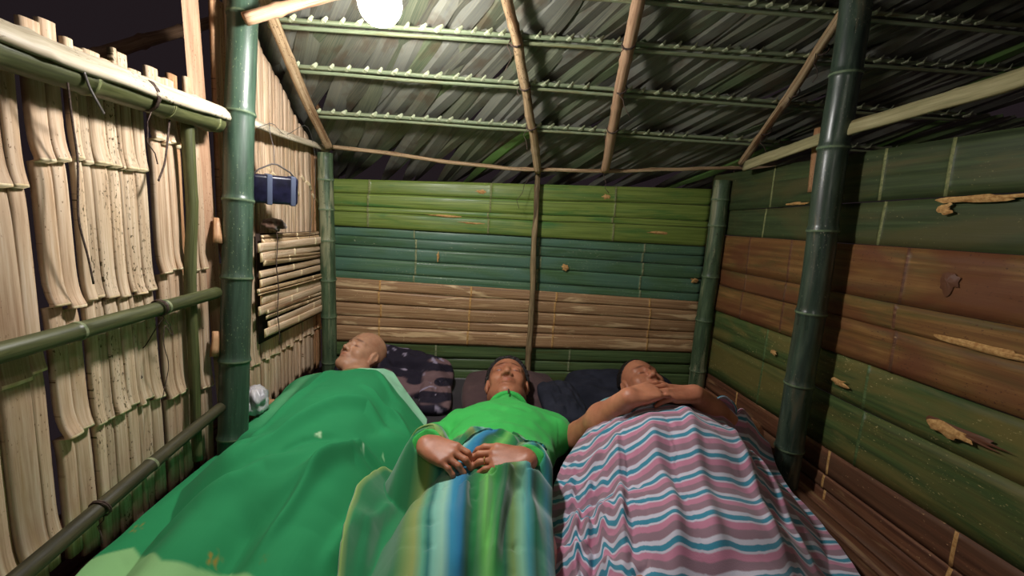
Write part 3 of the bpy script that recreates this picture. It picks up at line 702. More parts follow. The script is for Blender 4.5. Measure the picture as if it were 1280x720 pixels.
# ------------------------------------------------------------------ slat bundle on the cream wall
root = empty('slat_bundle', at(360, 350, x=XL+.02)); SR = np.random.default_rng(5)
n = 12
zt = at(360, 293, x=XL+.03)[2]; zb_ = at(360, 413, x=XL+.03)[2]
for i in range(n):
    z = zt+(zb_-zt)*(i+.3)/n; y0 = 1.475+SR.uniform(-.015, .03)+(.03 if i > 8 else 0); y1 = 2.06+SR.uniform(-.04, .02)
    hh = abs(zb_-zt)/n*SR.uniform(.85, 1.25)
    tl = SR.uniform(-.006, .006)
    o = board('bamboo_slat', (XL+.02, y0, z-hh/2+tl), (XL+.02, y1, z-hh/2-tl), (XL+.02, y0, z+hh/2+tl), (XL+.02, y1, z+hh/2-tl), nrm((1, 0, SR.uniform(.0, .5))), 2 if i % 3 == 0 else 1,
              [M_cream if i % 3 else M_rafter, M_lip], root, nodes=(SR.uniform(.3, .7),), seed=300+i, off=SR.uniform(.012, .026), bulge=.003, thick=.007, node_r=.004, curl=SR.uniform(-.004, .01))
for yy in (1.55, 1.99):
    mb = MB(); tube(mb, [(XL+.055, yy+.006*math.sin(k*1.3), zt+.02+(zb_-zt-.04)*k/12) for k in range(13)], .0018, 5, r=.5); mb.build('binding', [M_cord], root)
tag(root, 'stack of short horizontal bamboo slats bound on the cream wall left of the corner post', 'slat bundle')
M_void = plain('dark void backing', srgb(44, 30, 22), .9)
mb = MB(); box(mb, (XL+.012, 1.77, (zt+zb_)/2), (.002, 0, 0), (0, .27, 0), (0, 0, abs(zt-zb_)/2+.006)); mb.build('dark_backing', [M_void], root)  # dark sheet standing in for the shade behind the slats

# ------------------------------------------------------------------ blue radio hung from a wire
C0 = at(343, 237, x=-.70); root = empty('hanging_radio', C0)
ax = nrm((.80, .60, 0)); ay = nrm((.60, -.80, -.12)); ax = nrm(ax-(ax@ay)*ay); az = np.cross(ax, -ay); az = az if az[2] > 0 else -az
M_blue = plain('dark blue printed plastic', srgb(12, 12, 28), .35, .4, srgb(28, 28, 52), 45)
M_strap = plain('grey blue strap', srgb(78, 86, 108), .6)
mb = MB(); box(mb, C0, ax*.066, ay*.024, az*.044, bevel=.010); o = mb.build('radio_body', [M_blue], root)
for sx in (-.018, .050):
    mb = MB(); box(mb, C0+ax*sx, ax*.008, ay*.0262, az*.0465, bevel=.003); mb.build('strap', [M_strap], o)
mb = MB(); top = C0+az*.078
tube(mb, [C0-ax*.060+az*.040, C0-ax*.045+az*.058, top-ax*.008, top+ax*.008, C0+ax*.045+az*.058, C0+ax*.060+az*.040], .004, 8, .6, r=.5); mb.build('handle', [M_wire], root)
tag(root, 'small dark blue radio with grey straps hanging on the cream wall behind the glossy post', 'radio')
Pt = at(337, 165, x=XS+.02)
strand('hanging_wire', [Pt+np.array([0, 0, .03]), Pt, (Pt+top)/2+np.array([.006, 0, 0]), top], .002, M_wire, 'thin wire from the split culm down to the blue radio handle', 'wire')
# crumpled rag below the radio
def blob(mb, c, rad, seed, n=18, amp=.3, fr=2.0, mi=0):
    v = []; f = []
    for i in range(n+1):
        for k in range(2*n):
            th = math.pi*i/n; ph = math.pi*k/n; d = np.array([math.sin(th)*math.cos(ph), math.sin(th)*math.sin(ph), math.cos(th)])
            q = 1+amp*math.sin(th)*(noise2(d[0]*fr+d[2]*2, d[1]*fr-d[2], seed)+.5*abs(noise2(d[0]*fr*2.3, d[1]*fr*2.3+d[2]*3, seed+4)))
            v.append(np.array(c)+d*np.array(rad)*q)
    for i in range(n):
        for k in range(2*n): f.append((i*2*n+k, (i+1)*2*n+k, (i+1)*2*n+(k+1) % (2*n), i*2*n+(k+1) % (2*n)))
    mb.add(v, f, mi)
M_rag = cloth('grey brown rag', c=srgb(120, 92, 72), var=srgb(84, 62, 50)).m
mb = MB(); q = at(343, 281, x=XL+.04); blob(mb, q, (.022, .05, .022), 5, amp=.6); o = mb.build('rag', [M_rag]); tag(o, 'small crumpled brown rag stuffed on top of the slat stack below the radio', 'rag')
M_plas = plain('white plastic bag', srgb(210, 206, 206), .3, .5, srgb(170, 168, 174), 40)
mb = MB(); q = at(316, 500, x=XL+.05); blob(mb, q+np.array([.01, 0, 0]), (.03, .045, .04), 8, amp=.5, fr=2.6); o = mb.build('plastic_bag', [M_plas]); tag(o, 'crumpled white plastic bag in the corner right of the glossy post foot', 'plastic bag')
for i in range(2):
    mb = MB(); q = at(325+i*10, 512-i*5, x=XL+.05); blob(mb, q, (.018, .03, .02), 18+i, amp=.5); o = mb.build('wood_chip', [M_tan]); tag(o, ['larger', 'smaller'][i]+' tan bamboo scrap beside the crumpled white bag', 'wood chip')

# unseen fill bulb behind the camera, added with pole and posts to lift shadows
P2 = np.array([.20, -.75, 1.42]); root = empty('light_bulb', P2)
M_fill_glow = emis('added fill bulb dome', (1.0, .90, .80, 1), LAMP_POWER*.26)
mb = MB(); lathe(mb, P2, [(.004, -rb)]+[(rb*math.sin(a), -rb*math.cos(a)) for a in np.linspace(.2, math.pi*.56, 12)]); o = mb.build('bulb_dome', [M_fill_glow], root); fix_normals(o)
mb = MB(); lathe(mb, P2, [(rb*.985, .011), (.040, .034), (.022, .056), (.021, .098), (.010, .108)]); o = mb.build('bulb_base', [M_wht], root); fix_normals(o)
tag(root, 'added fill bulb hanging unseen from the added cross pole behind the viewer', 'lamp')
strand('lamp_wire', [P2+np.array([0, 0, .105]), P2+np.array([0, 0, .14]), P2+np.array([0, 0, .19])], .0025, M_cord, 'short added cable holding the fill bulb on the added cross pole', 'cable')
for xx, lab in ((XL+.06, 'added bamboo post behind the viewer on the cream wall side'), (XR-.07, 'added bamboo post behind the viewer on the orange brown wall side')):  # posts added only to hold the pole of the unseen fill bulb
    o = culm('bamboo_post', (xx, -.75, -.02), (xx, -.75, 1.68), .036, .034, (.2, .4, .6, .8), [M_green2, M_scar], seed=77); tag(o, lab, 'bamboo post')
o = culm('added_cross_pole', (XL, -.75, 1.63), (XR, -.75, 1.63), .022, .020, (.2, .4, .6, .8), [M_rail, M_scar], seed=78); tag(o, 'added horizontal cross pole behind the viewer carrying the fill bulb', 'pole')
# ------------------------------------------------------------------ implicit surfaces
class Field:
    def __init__(s, xs, ys, zs):
        s.xs, s.ys, s.zs = [np.asarray(q, np.float64) for q in (xs, ys, zs)]
        s.D = np.full((len(xs), len(ys), len(zs)), 1.0, np.float32)
    def sl(s, lo, hi, pad=.035):
        r = []
        for a, l, h in zip((s.xs, s.ys, s.zs), lo, hi):
            i0 = max(0, np.searchsorted(a, l-pad)-1); i1 = min(len(a), np.searchsorted(a, h+pad)+1); r.append(slice(i0, i1))
        return tuple(r)
    def pts(s, S): return np.meshgrid(s.xs[S[0]], s.ys[S[1]], s.zs[S[2]], indexing='ij')
    def merge(s, S, d, k, op):
        a = s.D[S]; d = d.astype(np.float32)
        if op == 'u': h = np.maximum(k-np.abs(a-d), 0)/k; s.D[S] = np.minimum(a, d)-h*h*k*.25
        elif op == 's': d = -d; h = np.maximum(k-np.abs(a-d), 0)/k; s.D[S] = np.maximum(a, d)+h*h*k*.25
    def cone(s, a, b, ra, rb, k=.02, op='u'):
        a = np.asarray(a, float); b = np.asarray(b, float); R = max(ra, rb)
        S = s.sl(np.minimum(a, b)-R, np.maximum(a, b)+R)
        if 0 in s.D[S].shape: return
        X, Y, Z = s.pts(S); ba = b-a; L2 = ba@ba+1e-9
        t = np.clip(((X-a[0])*ba[0]+(Y-a[1])*ba[1]+(Z-a[2])*ba[2])/L2, 0, 1)
        d = np.sqrt((X-a[0]-t*ba[0])**2+(Y-a[1]-t*ba[1])**2+(Z-a[2]-t*ba[2])**2)-(ra+(rb-ra)*t)
        s.merge(S, d, k, op)
    def ell(s, c, r, Rm=None, k=.02, op='u'):
        c = np.asarray(c, float); r = np.asarray(r, float); R = r.max() if Rm is not None else r
        S = s.sl(c-R, c+R)
        if 0 in s.D[S].shape: return
        X, Y, Z = s.pts(S); X = X-c[0]; Y = Y-c[1]; Z = Z-c[2]
        if Rm is not None:
            Rm = np.asarray(Rm); x = X*Rm[0, 0]+Y*Rm[1, 0]+Z*Rm[2, 0]; y = X*Rm[0, 1]+Y*Rm[1, 1]+Z*Rm[2, 1]; z = X*Rm[0, 2]+Y*Rm[1, 2]+Z*Rm[2, 2]
        else: x, y, z = X, Y, Z
        k0 = np.sqrt((x/r[0])**2+(y/r[1])**2+(z/r[2])**2)+1e-6; k1 = np.sqrt((x/r[0]**2)**2+(y/r[1]**2)**2+(z/r[2]**2)**2)+1e-6
        s.merge(S, k0*(k0-1)/k1, k, op)
    def mesh(s):
        D = s.D; sg = D < 0
        c = [sg[i:D.shape[0]-1+i, j:D.shape[1]-1+j, k:D.shape[2]-1+k] for i in (0, 1) for j in (0, 1) for k in (0, 1)]
        n = sum(q.astype(np.uint8) for q in c); act = (n > 0) & (n < 8)
        idx = np.argwhere(act); vid = -np.ones(act.shape, np.int64); vid[act] = np.arange(len(idx))
        acc = np.zeros((len(idx), 3)); cnt = np.zeros(len(idx))
        cor = [(i, j, k) for i in (0, 1) for j in (0, 1) for k in (0, 1)]
        val = {q: D[idx[:, 0]+q[0], idx[:, 1]+q[1], idx[:, 2]+q[2]].astype(float) for q in cor}
        for a in cor:
            for ax in range(3):
                if a[ax]: continue
                b = list(a); b[ax] = 1; b = tuple(b); va, vb = val[a], val[b]; m = (va < 0) != (vb < 0)
                t = np.where(m, va/np.where(m, va-vb, 1), 0)
                p = np.array(a, float)[None]+np.eye(3)[ax][None]*t[:, None]
                acc[m] += p[m]; cnt[m] += 1
        g = idx+acc/cnt[:, None]
        V = np.stack([np.interp(g[:, i], np.arange(len(A)), A) for i, A in enumerate((s.xs, s.ys, s.zs))], 1)
        Fc = []
        for ax in range(3):
            o1, o2 = [q for q in range(3) if q != ax]
            A = sg[tuple(slice(0, -1) if q == ax else slice(1, -1) for q in range(3))]; B = sg[tuple(slice(1, None) if q == ax else slice(1, -1) for q in range(3))]
            e = np.argwhere(A != B); ins = A[e[:, 0], e[:, 1], e[:, 2]]
            e = e+np.array([0 if q == ax else 1 for q in range(3)])
            def cell(d1, d2):
                q = e.copy(); q[:, o1] -= d1; q[:, o2] -= d2; return vid[q[:, 0], q[:, 1], q[:, 2]]
            f = np.stack([cell(1, 1), cell(0, 1), cell(0, 0), cell(1, 0)], 1)
            flip = ins if ax != 1 else ~ins
            f[~flip] = f[~flip][:, ::-1]
            Fc.append(f)
        return V, np.vstack(Fc)
def spaced(lo, hi, fine):
    """grid coordinates: fine = list of (a,b,step), elsewhere coarse"""
    out = [lo]
    while out[-1] < hi:
        s = .012
        for a, b, st in fine:
            if a <= out[-1] <= b: s = min(s, st)
        out.append(out[-1]+s)
    return np.array(out)
def frame(f, h):
    f = nrm(f); h = np.asarray(h, float); h = nrm(h-(h@f)*f); s = np.cross(f, h)
    return np.stack([s, f, h], 1)      # columns: side, front, up
def add_head(F, c, Rm, sc=1.0, fat=1.0, ears=1.0):
    c = np.asarray(c, float); W = lambda p: c+Rm@(np.array(p, float)*sc)
    E = lambda p, r, k=.015, op='u', ex=None: F.ell(W(p), np.array(r)*sc, Rm if ex is None else Rm@ex, k, op)
    C = lambda a, b, ra, rb, k=.015, op='u': F.cone(W(a), W(b), ra*sc, rb*sc, k, op)
    E((0, -.018, .040), (.075, .096, .084), .02)
    E((0, .028, -.012), (.063*fat, .062, .088), .03)
    E((0, .020, -.062), (.054*fat, .055, .045), .03)
    for s in (-1, 1):
        C((s*.052*fat, -.005, -.060), (s*.018, .062, -.098), .020*fat, .017, .03)
        E((s*.040*fat, .058, -.030), (.023*fat, .022, .022), .02)
        C((s*.046, .066, .024), (s*.012, .083, .024), .010, .010, .012)
        E((s*.031, .096, .002), (.016, .014, .011), .014, 's')
        E((s*.031, .074, .001), (.0155, .0135, .0105), .006)
        E((s*.077, -.006, -.006), (.009, .020, .033), .006)
        E((s*.088, -.002, .002), (.006, .010, .019), .006, 's')
        C((s*.082, -.016, .020), (s*.086, -.022, -.005), .004, .004, .005)
    C((0, .078, .018), (0, .103, -.026), .008, .0105, .012)
    E((0, .105, -.033), (.0125, .0125, .0105), .008)
    for s in (-1, 1):
        E((s*.0145, .094, -.037), (.0085, .0105, .0085), .007)
        E((s*.0075, .101, -.046), (.0042, .006, .0045), .003, 's')
    E((0, .072, -.095), (.021, .018, .016), .02)
    E((0, .079, -.060), (.027, .014, .015), .012)
    E((0, .090, -.0575), (.021, .0085, .0050), .004)
    E((0, .0885, -.069), (.018, .0090, .0058), .004)
    C((-.020, .098, -.0632), (.020, .098, -.0632), .0022, .0022, .003, 's')
    return W
def head_tint(V, c, Rm, sc, beard=.0, fringe=None):
    q = ((V-np.asarray(c))@Rm)/sc; n = len(V); T = np.ones((n, 3))
    near = np.linalg.norm(q, axis=1) < .17
    def put(m, colr, w=1.0):
        m = (m*w)[:, None]; T[:] = T*(1-m)+T*np.array(colr)*m
    g = lambda p, r: np.exp(-np.clip((((q-np.array(p))/np.array(r))**2).sum(1), 0, 50))*near
    put(g((0, .095, -.063), (.019, .02, .009)), (.82, .55, .55), .9)
    for s in (-1, 1):
        put(np.clip(g((s*.030, .085, .026), (.019, .03, .0045))*1.5, 0, 1), (.22, .18, .18), .8)   # eyebrow
        put(np.clip(g((s*.031, .088, -.0055), (.015, .02, .0018))*1.6, 0, 1), (.2, .15, .15), .85)  # lashes of the closed eye
        put(g((s*.0075, .104, -.046), (.005, .01, .005)), (.3, .2, .2), .8)
    put(g((0, .092, -.090), (.035, .04, .025)), (.80, .80, .82), beard)
    put(g((0, .1, -.049), (.026, .02, .006)), (.4, .36, .36), beard*1.2)
    return T
def add_hand(F, W, d, b, flip, curl=(.5, .6, .5), sc=1.0, spread=.10, thumb=(.6, .35), curls=None):
    """W wrist, d towards the fingers, b back of the hand; flip=+1/-1 puts the thumb on the other side"""
    d = nrm(d); b = nrm(b-(np.dot(b, d))*d); s = np.cross(d, b)*flip      # s: towards the thumb
    P = lambda x, y, z: np.asarray(W)+(s*x+d*y+b*z)*sc
    base = []
    cols = [(.030, .084, .0086, .073), (.010, .089, .0088, .082), (-.011, .086, .0084, .076), (-.030, .078, .0074, .060)]
    for i, (x, y, r, L) in enumerate(cols):
        F.cone(P(x*.55, .010, 0), P(x, y, 0), .0150*sc, .0120*sc, .012)
    F.ell(P(0, .045, -.003), np.array([.036, .042, .013])*sc, np.stack([s, d, b], 1), .012)
    tips = []
    for i, (x, y, r, L) in enumerate(cols):
        cc = curls[i] if curls else curl; a = 0.0; p = P(x, y, .001); sp = x/.03*spread
        q = p; segs = (.45*L, .31*L, .26*L); rr = [r*1.05, r*.98, r*.90, r*.78]
        for j in range(3):
            a += cc[j]; dd = nrm(d*math.cos(a)-b*math.sin(a)+s*sp*math.cos(a))
            q2 = q+dd*segs[j]*sc; F.cone(q, q2, rr[j]*sc, rr[j+1]*sc, .0035); q = q2
        tips.append(q)
    # thumb from the side of the palm near its base
    t0 = P(.024, .022, -.006); a, dn = thumb
    d1 = nrm(s*math.sin(a)+d*math.cos(a)-b*dn*.6); t1 = t0+d1*.042*sc; d2 = nrm(s*math.sin(a*.6)+d*math.cos(a*.6)-b*dn); t2 = t1+d2*.032*sc; t3 = t2+nrm(d2+d*.4)*.024*sc
    F.cone(t0, t1, .0150*sc, .0110*sc, .012); F.cone(t1, t2, .0105*sc, .0095*sc, .004); F.cone(t2, t3, .0095*sc, .0080*sc, .004)
    return P, tips
def add_foot(F, a, sc=1):
    a = np.array(a); F.cone(a+np.array([0, .0, -.005]), a+np.array([0, -.05, .10])*sc, .034, .022, .03); F.cone(a, a+np.array([0, .03, -.02]), .033, .030, .03)

HM = {}
def shirt_from(F_build, name, mat, root, xs, ys, zs, cut, infl=.012, fold=.004):
    F = Field(xs, ys, zs); F_build(F); F.D -= infl
    X, Y, Z = np.meshgrid(F.xs, F.ys, F.zs, indexing='ij')
    for fn in cut: F.D = np.maximum(F.D, fn(X, Y, Z).astype(np.float32))
    V, Fc = F.mesh()
    o = mesh_obj(name, V, Fc, mat, root)
    me = o.data; nn = np.empty(len(V)*3, np.float32); me.vertices.foreach_get('normal', nn); nn = nn.reshape(-1, 3)
    dsp = fold*(noise2(V[:, 0]*18+V[:, 1]*9, V[:, 1]*26-V[:, 2]*12, 3)+.6*noise2(V[:, 0]*40, V[:, 1]*34+V[:, 2]*20, 8))
    V2 = V+nn*dsp[:, None]; me.vertices.foreach_set('co', V2.astype(np.float32).ravel()); me.update(); return o

# ------------------------------------------------------------------ the man in the middle
def man_arm(F, sh, el, wr, r0=.048, r1=.038, r2=.026):
    F.cone(sh, el, r0, r1, .03); F.cone(el, wr, r1*1.02, r2, .02)
def torso(F, sh_y, cx0, cx1, hip_y, th=.10, w=.165, belly=.0, zc=.10):
    """trunk between shoulders (x=cx0,y=sh_y) and hips (x=cx1,y=hip_y)"""
    L = sh_y-hip_y; cx = lambda t: cx0+(cx1-cx0)*t
    F.ell((cx(.12), sh_y-.10*L, zc), (w*1.02, .13, th*.92), k=.06)
    F.ell((cx(.35), sh_y-.32*L, zc+.008), (w*.95, .20, th*1.05), k=.06)
    F.ell((cx(.65), sh_y-.64*L, zc+belly*.5), (w*.90+belly*.6, .19, th*.95+belly), k=.06)
    F.ell((cx(1), hip_y, zc-.005), (w*.98+belly*.3, .15, th*.92), k=.06)
    for s in (-1, 1): F.cone((cx0+s*w*.35, sh_y-.02, zc), (cx0+s*w*1.0, sh_y-.05, zc-.01), .060, .058, .05)
def legs(F, hx, hy, fx, fy, gap=.085, r=.078):
    for s in (-1, 1):
        h = np.array([hx+s*gap, hy, .085]); f = np.array([fx+s*gap*1.1, fy, .05]); k = (h+f)/2+np.array([0, 0, .02])
        F.cone(h, k, r, r*.66, .04); F.cone(k, f, r*.68, r*.42, .03); add_foot(F, f)

# --- middle man
cM = at(634, 483, y=1.70)+np.array([.0, .01, .0]); RM = frame((-.05, -.40, .90), (.04, .90, .42))
shM = np.array([.075, 1.60, .10]); 
elR = at(517, 563, z=.075)+np.array([.055, .07, 0]); wrR = at(532, 556, z=.212); 
elL = at(692, 592, z=.075)+np.array([-.045, .07, .0]); wrL = at(660, 576, z=.212)
def bodyM_core(F):
    torso(F, 1.45, .075, .0, .90, .076, .150, zc=.090)
    legs(F, .0, .86, -.10, .14)
    man_arm(F, (-.085, 1.42, .085), elR, wrR, .046, .034, .0225)
    man_arm(F, (.235, 1.42, .085), elL, wrL, .046, .034, .0225)
gx = spaced(-.36, .42, [(-.2, .3, .0033)]); gy_ = spaced(.05, 1.92, [(.96, 1.22, .0033), (1.22, 1.50, .006), (1.50, 1.87, .0030)]); gz = spaced(-.02, .34, [(0, .34, .0033)])
F = Field(gx, gy_, gz); bodyM_core(F)
F.cone(cM+RM@np.array([0, -.02, -.05]), (.078, 1.50, .10), .054, .058, .03)
add_head(F, cM, RM, 1.02)
dR = nrm(at(580, 576, z=.208)-wrR); PR, tipR = add_hand(F, wrR-dR*.004, dR, (-.05, -.35, .93), -1, sc=.96, thumb=(.5, .9), curls=[(.35, .75, .5), (.30, .7, .5), (.32, .65, .5), (.30, .6, .5)])
dL = nrm(at(588, 568, z=.212)-wrL); PL, tipL = add_hand(F, wrL-dL*.004, dL, (.05, -.35, .93), 1, sc=1.0, thumb=(.5, .9), curls=[(.22, .45, .35), (.24, .5, .35), (.26, .5, .4), (.30, .5, .4)])
V, Fc = F.mesh(); T = head_tint(V, cM, RM, 1.02, .5)
root = empty('person', (0.05, 1.1, 0)); tag(root, 'man in bright green long sleeved shirt lying in the middle, hands on his blanket', 'person')
bodyMo = mesh_obj('body', V, Fc, M_skinM, root, color=T); VM = V
print('body M', len(V))
def scalp(name, c, Rm, sc, mat, root, front=.055, low=-.02, th=.007, step=.003, tuft=.003):
    c = np.asarray(c); r = .14*sc
    ax = [np.arange(c[i]-r, c[i]+r, step) for i in range(3)]
    F = Field(*ax); W = lambda p: c+Rm@(np.array(p, float)*sc)
    F.ell(W((0, -.018, .040)), (np.array((.075, .096, .084))+th/sc)*sc, Rm, .02)
    X, Y, Z = np.meshgrid(*ax, indexing='ij'); x = ((X-c[0])*Rm[0, 0]+(Y-c[1])*Rm[1, 0]+(Z-c[2])*Rm[2, 0])/sc; y = ((X-c[0])*Rm[0, 1]+(Y-c[1])*Rm[1, 1]+(Z-c[2])*Rm[2, 1])/sc; z = ((X-c[0])*Rm[0, 2]+(Y-c[1])*Rm[1, 2]+(Z-c[2])*Rm[2, 2])/sc
    hl = np.maximum(.062+.010*np.cos(x*60)-z-.0*y, 0)            # hairline height on the forehead
    cutp = np.maximum((y-front)*.8-(z-.075)*.9, (low-z)+np.maximum(y+.01, 0)*.9)   # keep behind the front line, above the nape line
    F.D = np.maximum(F.D, np.minimum(cutp, 1).astype(np.float32))
    F.D += (tuft*noise2(x*180, z*140+y*90, 3)).astype(np.float32)
    V, Fc = F.mesh(); return mesh_obj(name, V, Fc, mat, root)
scalp('hair', cM, RM, 1.02, M_hair, root, front=.048, low=-.035, th=.013)
# ring on the left hand
b_ = nrm(np.array((.05, -.35, .93))); b_ = nrm(b_-(b_@dL)*dL); s_ = np.cross(dL, b_)
rp = PL(-.011, .086+.020, .0005)-b_*.003
dd = nrm(dL*math.cos(.25)-b_*math.sin(.25)); mb = MB()
u_ = nrm(np.cross(dd, b_)); w_ = np.cross(dd, u_)
tube(mb, [rp+(u_*math.cos(a)+w_*math.sin(a))*.0088 for a in np.linspace(0, 2*math.pi, 25)], .0016, 6, r=.5, cap=False)
mb.build('ring', [plain('gold ring', srgb(230, 200, 130), .25, .5, metal=1.0)], bodyMo)
def bodyM_shirt(F):
    torso(F, 1.45, .075, .0, .90, .076, .150, zc=.090)
    man_arm(F, (-.085, 1.42, .085), elR, wrR, .046, .038, .027)
    man_arm(F, (.235, 1.42, .085), elL, wrL, .046, .039, .028)
    F.cone(cM+RM@np.array([0, -.02, -.05]), (.078, 1.50, .10), .048, .056, .03)
def cutplane(p, n):
    n = nrm(n); p = np.asarray(p); return lambda X, Y, Z: (X-p[0])*n[0]+(Y-p[1])*n[1]+(Z-p[2])*n[2]
def cut_wrist(p, n, R=.07):
    n = nrm(n); p = np.asarray(p)
    return lambda X, Y, Z: np.minimum((X-p[0])*n[0]+(Y-p[1])*n[1]+(Z-p[2])*n[2], R-np.sqrt((X-p[0])**2+(Y-p[1])**2+(Z-p[2])**2))
gs = spaced(.82, 1.78, [(.82, 1.78, .0045)])
neckP = cM+RM@np.array([0, 0, -.135]); neckn = nrm(cM-np.array([.078, 1.60, .12]))
shirtM = shirt_from(bodyM_shirt, 'shirt', M_shirt, root, spaced(-.36, .42, [(-.4, .5, .0045)]), gs, spaced(-.03, .32, [(-.1, .4, .0045)]),
    [cutplane((.078, 1.545, .13), (0, .95, .20)), cut_wrist(wrR+nrm(wrR-elR)*-.012, wrR-elR), cut_wrist(wrL+nrm(wrL-elL)*-.016, wrL-elL), cutplane((0, .86, 0), (0, -1, 0))], .010, .0045)
# collar and placket
mb = MB(); cc = np.array([.080, 1.542, .105])
ringp = []
for a in np.linspace(-2.6, 2.6, 30): ringp.append(cc+np.array([math.sin(a)*.064, .010*math.cos(a), math.cos(a)*.060+.0]))
tube(mb, ringp, .011, 8, .6, r=.5, upv=(0, 1, 0)); o = mb.build('collar', [M_shirt], shirtM)
mb = MB(); tube(mb, [(.080, 1.555, .180), (.079, 1.53, .186), (.077, 1.50, .188)], .003, 6, r=.5); mb.build('zip', [M_cord], shirtM)

# --- right man
cR = at(802, 482, y=1.77)+np.array([0, .01, .0]); RR = frame((.12, -.46, .84), (-.20, .88, .42))
elRr = at(722, 556, z=.10)+np.array([.02, .055, 0]); wrRr = at(787, 497, z=.322)
elRl = at(958, 548, z=.12)+np.array([-.045, .04, 0]); wrRl = at(868, 493, z=.322)
hx, hy = .42, .82
def bodyR_core(F):
    torso(F, 1.52, .60, .45, .86, .105, .185, .045, .108)
    legs(F, .44, .85, .30, .15, .10, .09)
    F.cone((.44, 1.44, .11), elRr, .060, .047, .04); F.cone(elRr, (elRr+wrRr)/2, .048, .043, .02); F.cone((elRr+wrRr)/2, wrRr, .043, .028, .03)
    F.cone((.80, 1.44, .11), elRl, .060, .047, .04); F.cone(elRl, (elRl+wrRl)/2, .047, .042, .02); F.cone((elRl+wrRl)/2, wrRl, .042, .028, .03)
gx = spaced(.12, 1.0, [(.44, .78, .0033), (.2, 1, .006)]); gy_ = spaced(.05, 2.02, [(1.16, 1.50, .0036), (1.50, 1.60, .006), (1.60, 1.94, .0030)]); gz = spaced(-.02, .44, [(0, .44, .0033)])
F = Field(gx, gy_, gz); bodyR_core(F)
F.cone(cR+RR@np.array([0, -.02, -.05]), (.61, 1.54, .12), .060, .066, .03)
add_head(F, cR, RR, .96, 1.13)
hcen = at(828, 488, z=.340)
dRr = nrm(hcen+np.array([.06, .03, .012])-wrRr); add_hand(F, wrRr-dRr*.006, dRr, (-.1, -.15, .98), -1, sc=.98, thumb=(.5, .2), curls=[(.10, .25, .2), (.12, .25, .2), (.14, .3, .2), (.16, .3, .2)])
dRl = nrm(hcen+np.array([-.055, .015, -.014])-wrRl); add_hand(F, wrRl-dRl*.006, dRl, (.1, -.15, .98), 1, sc=.98, thumb=(.5, .2), curls=[(.15, .3, .2), (.15, .3, .2), (.15, .3, .2), (.2, .3, .2)])
V, Fc = F.mesh(); T = head_tint(V, cR, RR, .96, .25)
root = empty('person', (.5, 1.1, 0)); tag(root, 'stout man lying by the orange brown wall, hands clasped above a pink striped blanket', 'person')
mesh_obj('body', V, Fc, M_skinR, root, color=T); VR = V
print('body R', len(V))
scalp('hair', cR, RR, .96, M_hair, root, front=.030, low=-.01, th=.004, tuft=.002)
def bodyR_shirt(F):
    torso(F, 1.52, .60, .45, .86, .105, .185, .045, .108)
    F.cone((.44, 1.44, .11), (.44, 1.44, .11)+(elRr-np.array([.44, 1.44, .11]))*.55, .060, .056, .04); F.cone((.80, 1.44, .11), (.80, 1.44, .11)+(elRl-np.array([.80, 1.44, .11]))*.5, .060, .056, .04)
    F.cone(cR+RR@np.array([0, -.02, -.05]), (.61, 1.54, .12), .054, .062, .03)
shirt_from(bodyR_shirt, 'shirt', M_shirtR, root, spaced(.12, 1.02, [(.1, 1.1, .006)]), spaced(.7, 1.75, [(1.3, 1.75, .005)]), spaced(-.03, .42, [(-.1, .4, .006)]), [cutplane((.6, 1.60, .13), (0, .95, .20)), cutplane((0, .75, 0), (0, -1, 0))], .009, .004)

# --- left man
cL = at(453, 444, y=1.90); RL = frame((-.40, -.50, .76), (.42, .70, .55))
def bodyL_core(F):
    torso(F, 1.66, -.51, -.46, 1.0, .092, .155, .01, .095)
    legs(F, -.46, .92, -.42, .2)
    man_arm(F, (-.67, 1.54, .10), (-.70, 1.28, .08), (-.56, 1.12, .16)); man_arm(F, (-.34, 1.54, .10), (-.27, 1.28, .08), (-.40, 1.10, .16))
    F.ell((-.58, 1.06, .17), (.045, .06, .022)); F.ell((-.42, 1.05, .17), (.045, .05, .022))
gx = spaced(-.77, -.15, [(-.66, -.38, .0032)]); gy_ = spaced(.1, 2.06, [(1.70, 2.05, .0030)]); gz = spaced(-.02, .38, [(.03, .38, .0032)])
F = Field(gx, gy_, gz); bodyL_core(F)
F.cone(cL+RL@np.array([0, -.02, -.05]), (-.52, 1.68, .11), .050, .056, .03)
add_head(F, cL, RL, .90, .98)
add_hand(F, np.array([-.56, 1.12, .165]), (.7, -.5, .05), (0, -.1, 1), -1); add_hand(F, np.array([-.40, 1.10, .165]), (-.7, -.5, .05), (0, -.1, 1), 1)
V, Fc = F.mesh(); T = head_tint(V, cL, RL, .90, .15)
root = empty('person', (-.48, 1.1, 0)); tag(root, 'bald man under a green blanket up to his neck, face towards the cream wall', 'person')
mesh_obj('body', V, Fc, M_skinL, root, color=T); VL = V
def bodyL_shirt(F):
    torso(F, 1.66, -.51, -.46, 1.0, .092, .155, .01, .095)
    F.cone(cL+RL@np.array([0, -.02, -.05]), (-.52, 1.68, .11), .050, .056, .03)
shirt_from(bodyL_shirt, 'shirt', M_shirtL, root, spaced(-.77, -.15, [(-.8, 0, .006)]), spaced(.8, 1.85, [(1.4, 1.85, .005)]), spaced(-.03, .42, [(-.1, .4, .006)]), [cutplane((-.5, 1.76, .13), (0, .85, .35)), cutplane((0, .85, 0), (0, -1, 0))], .010, .003)

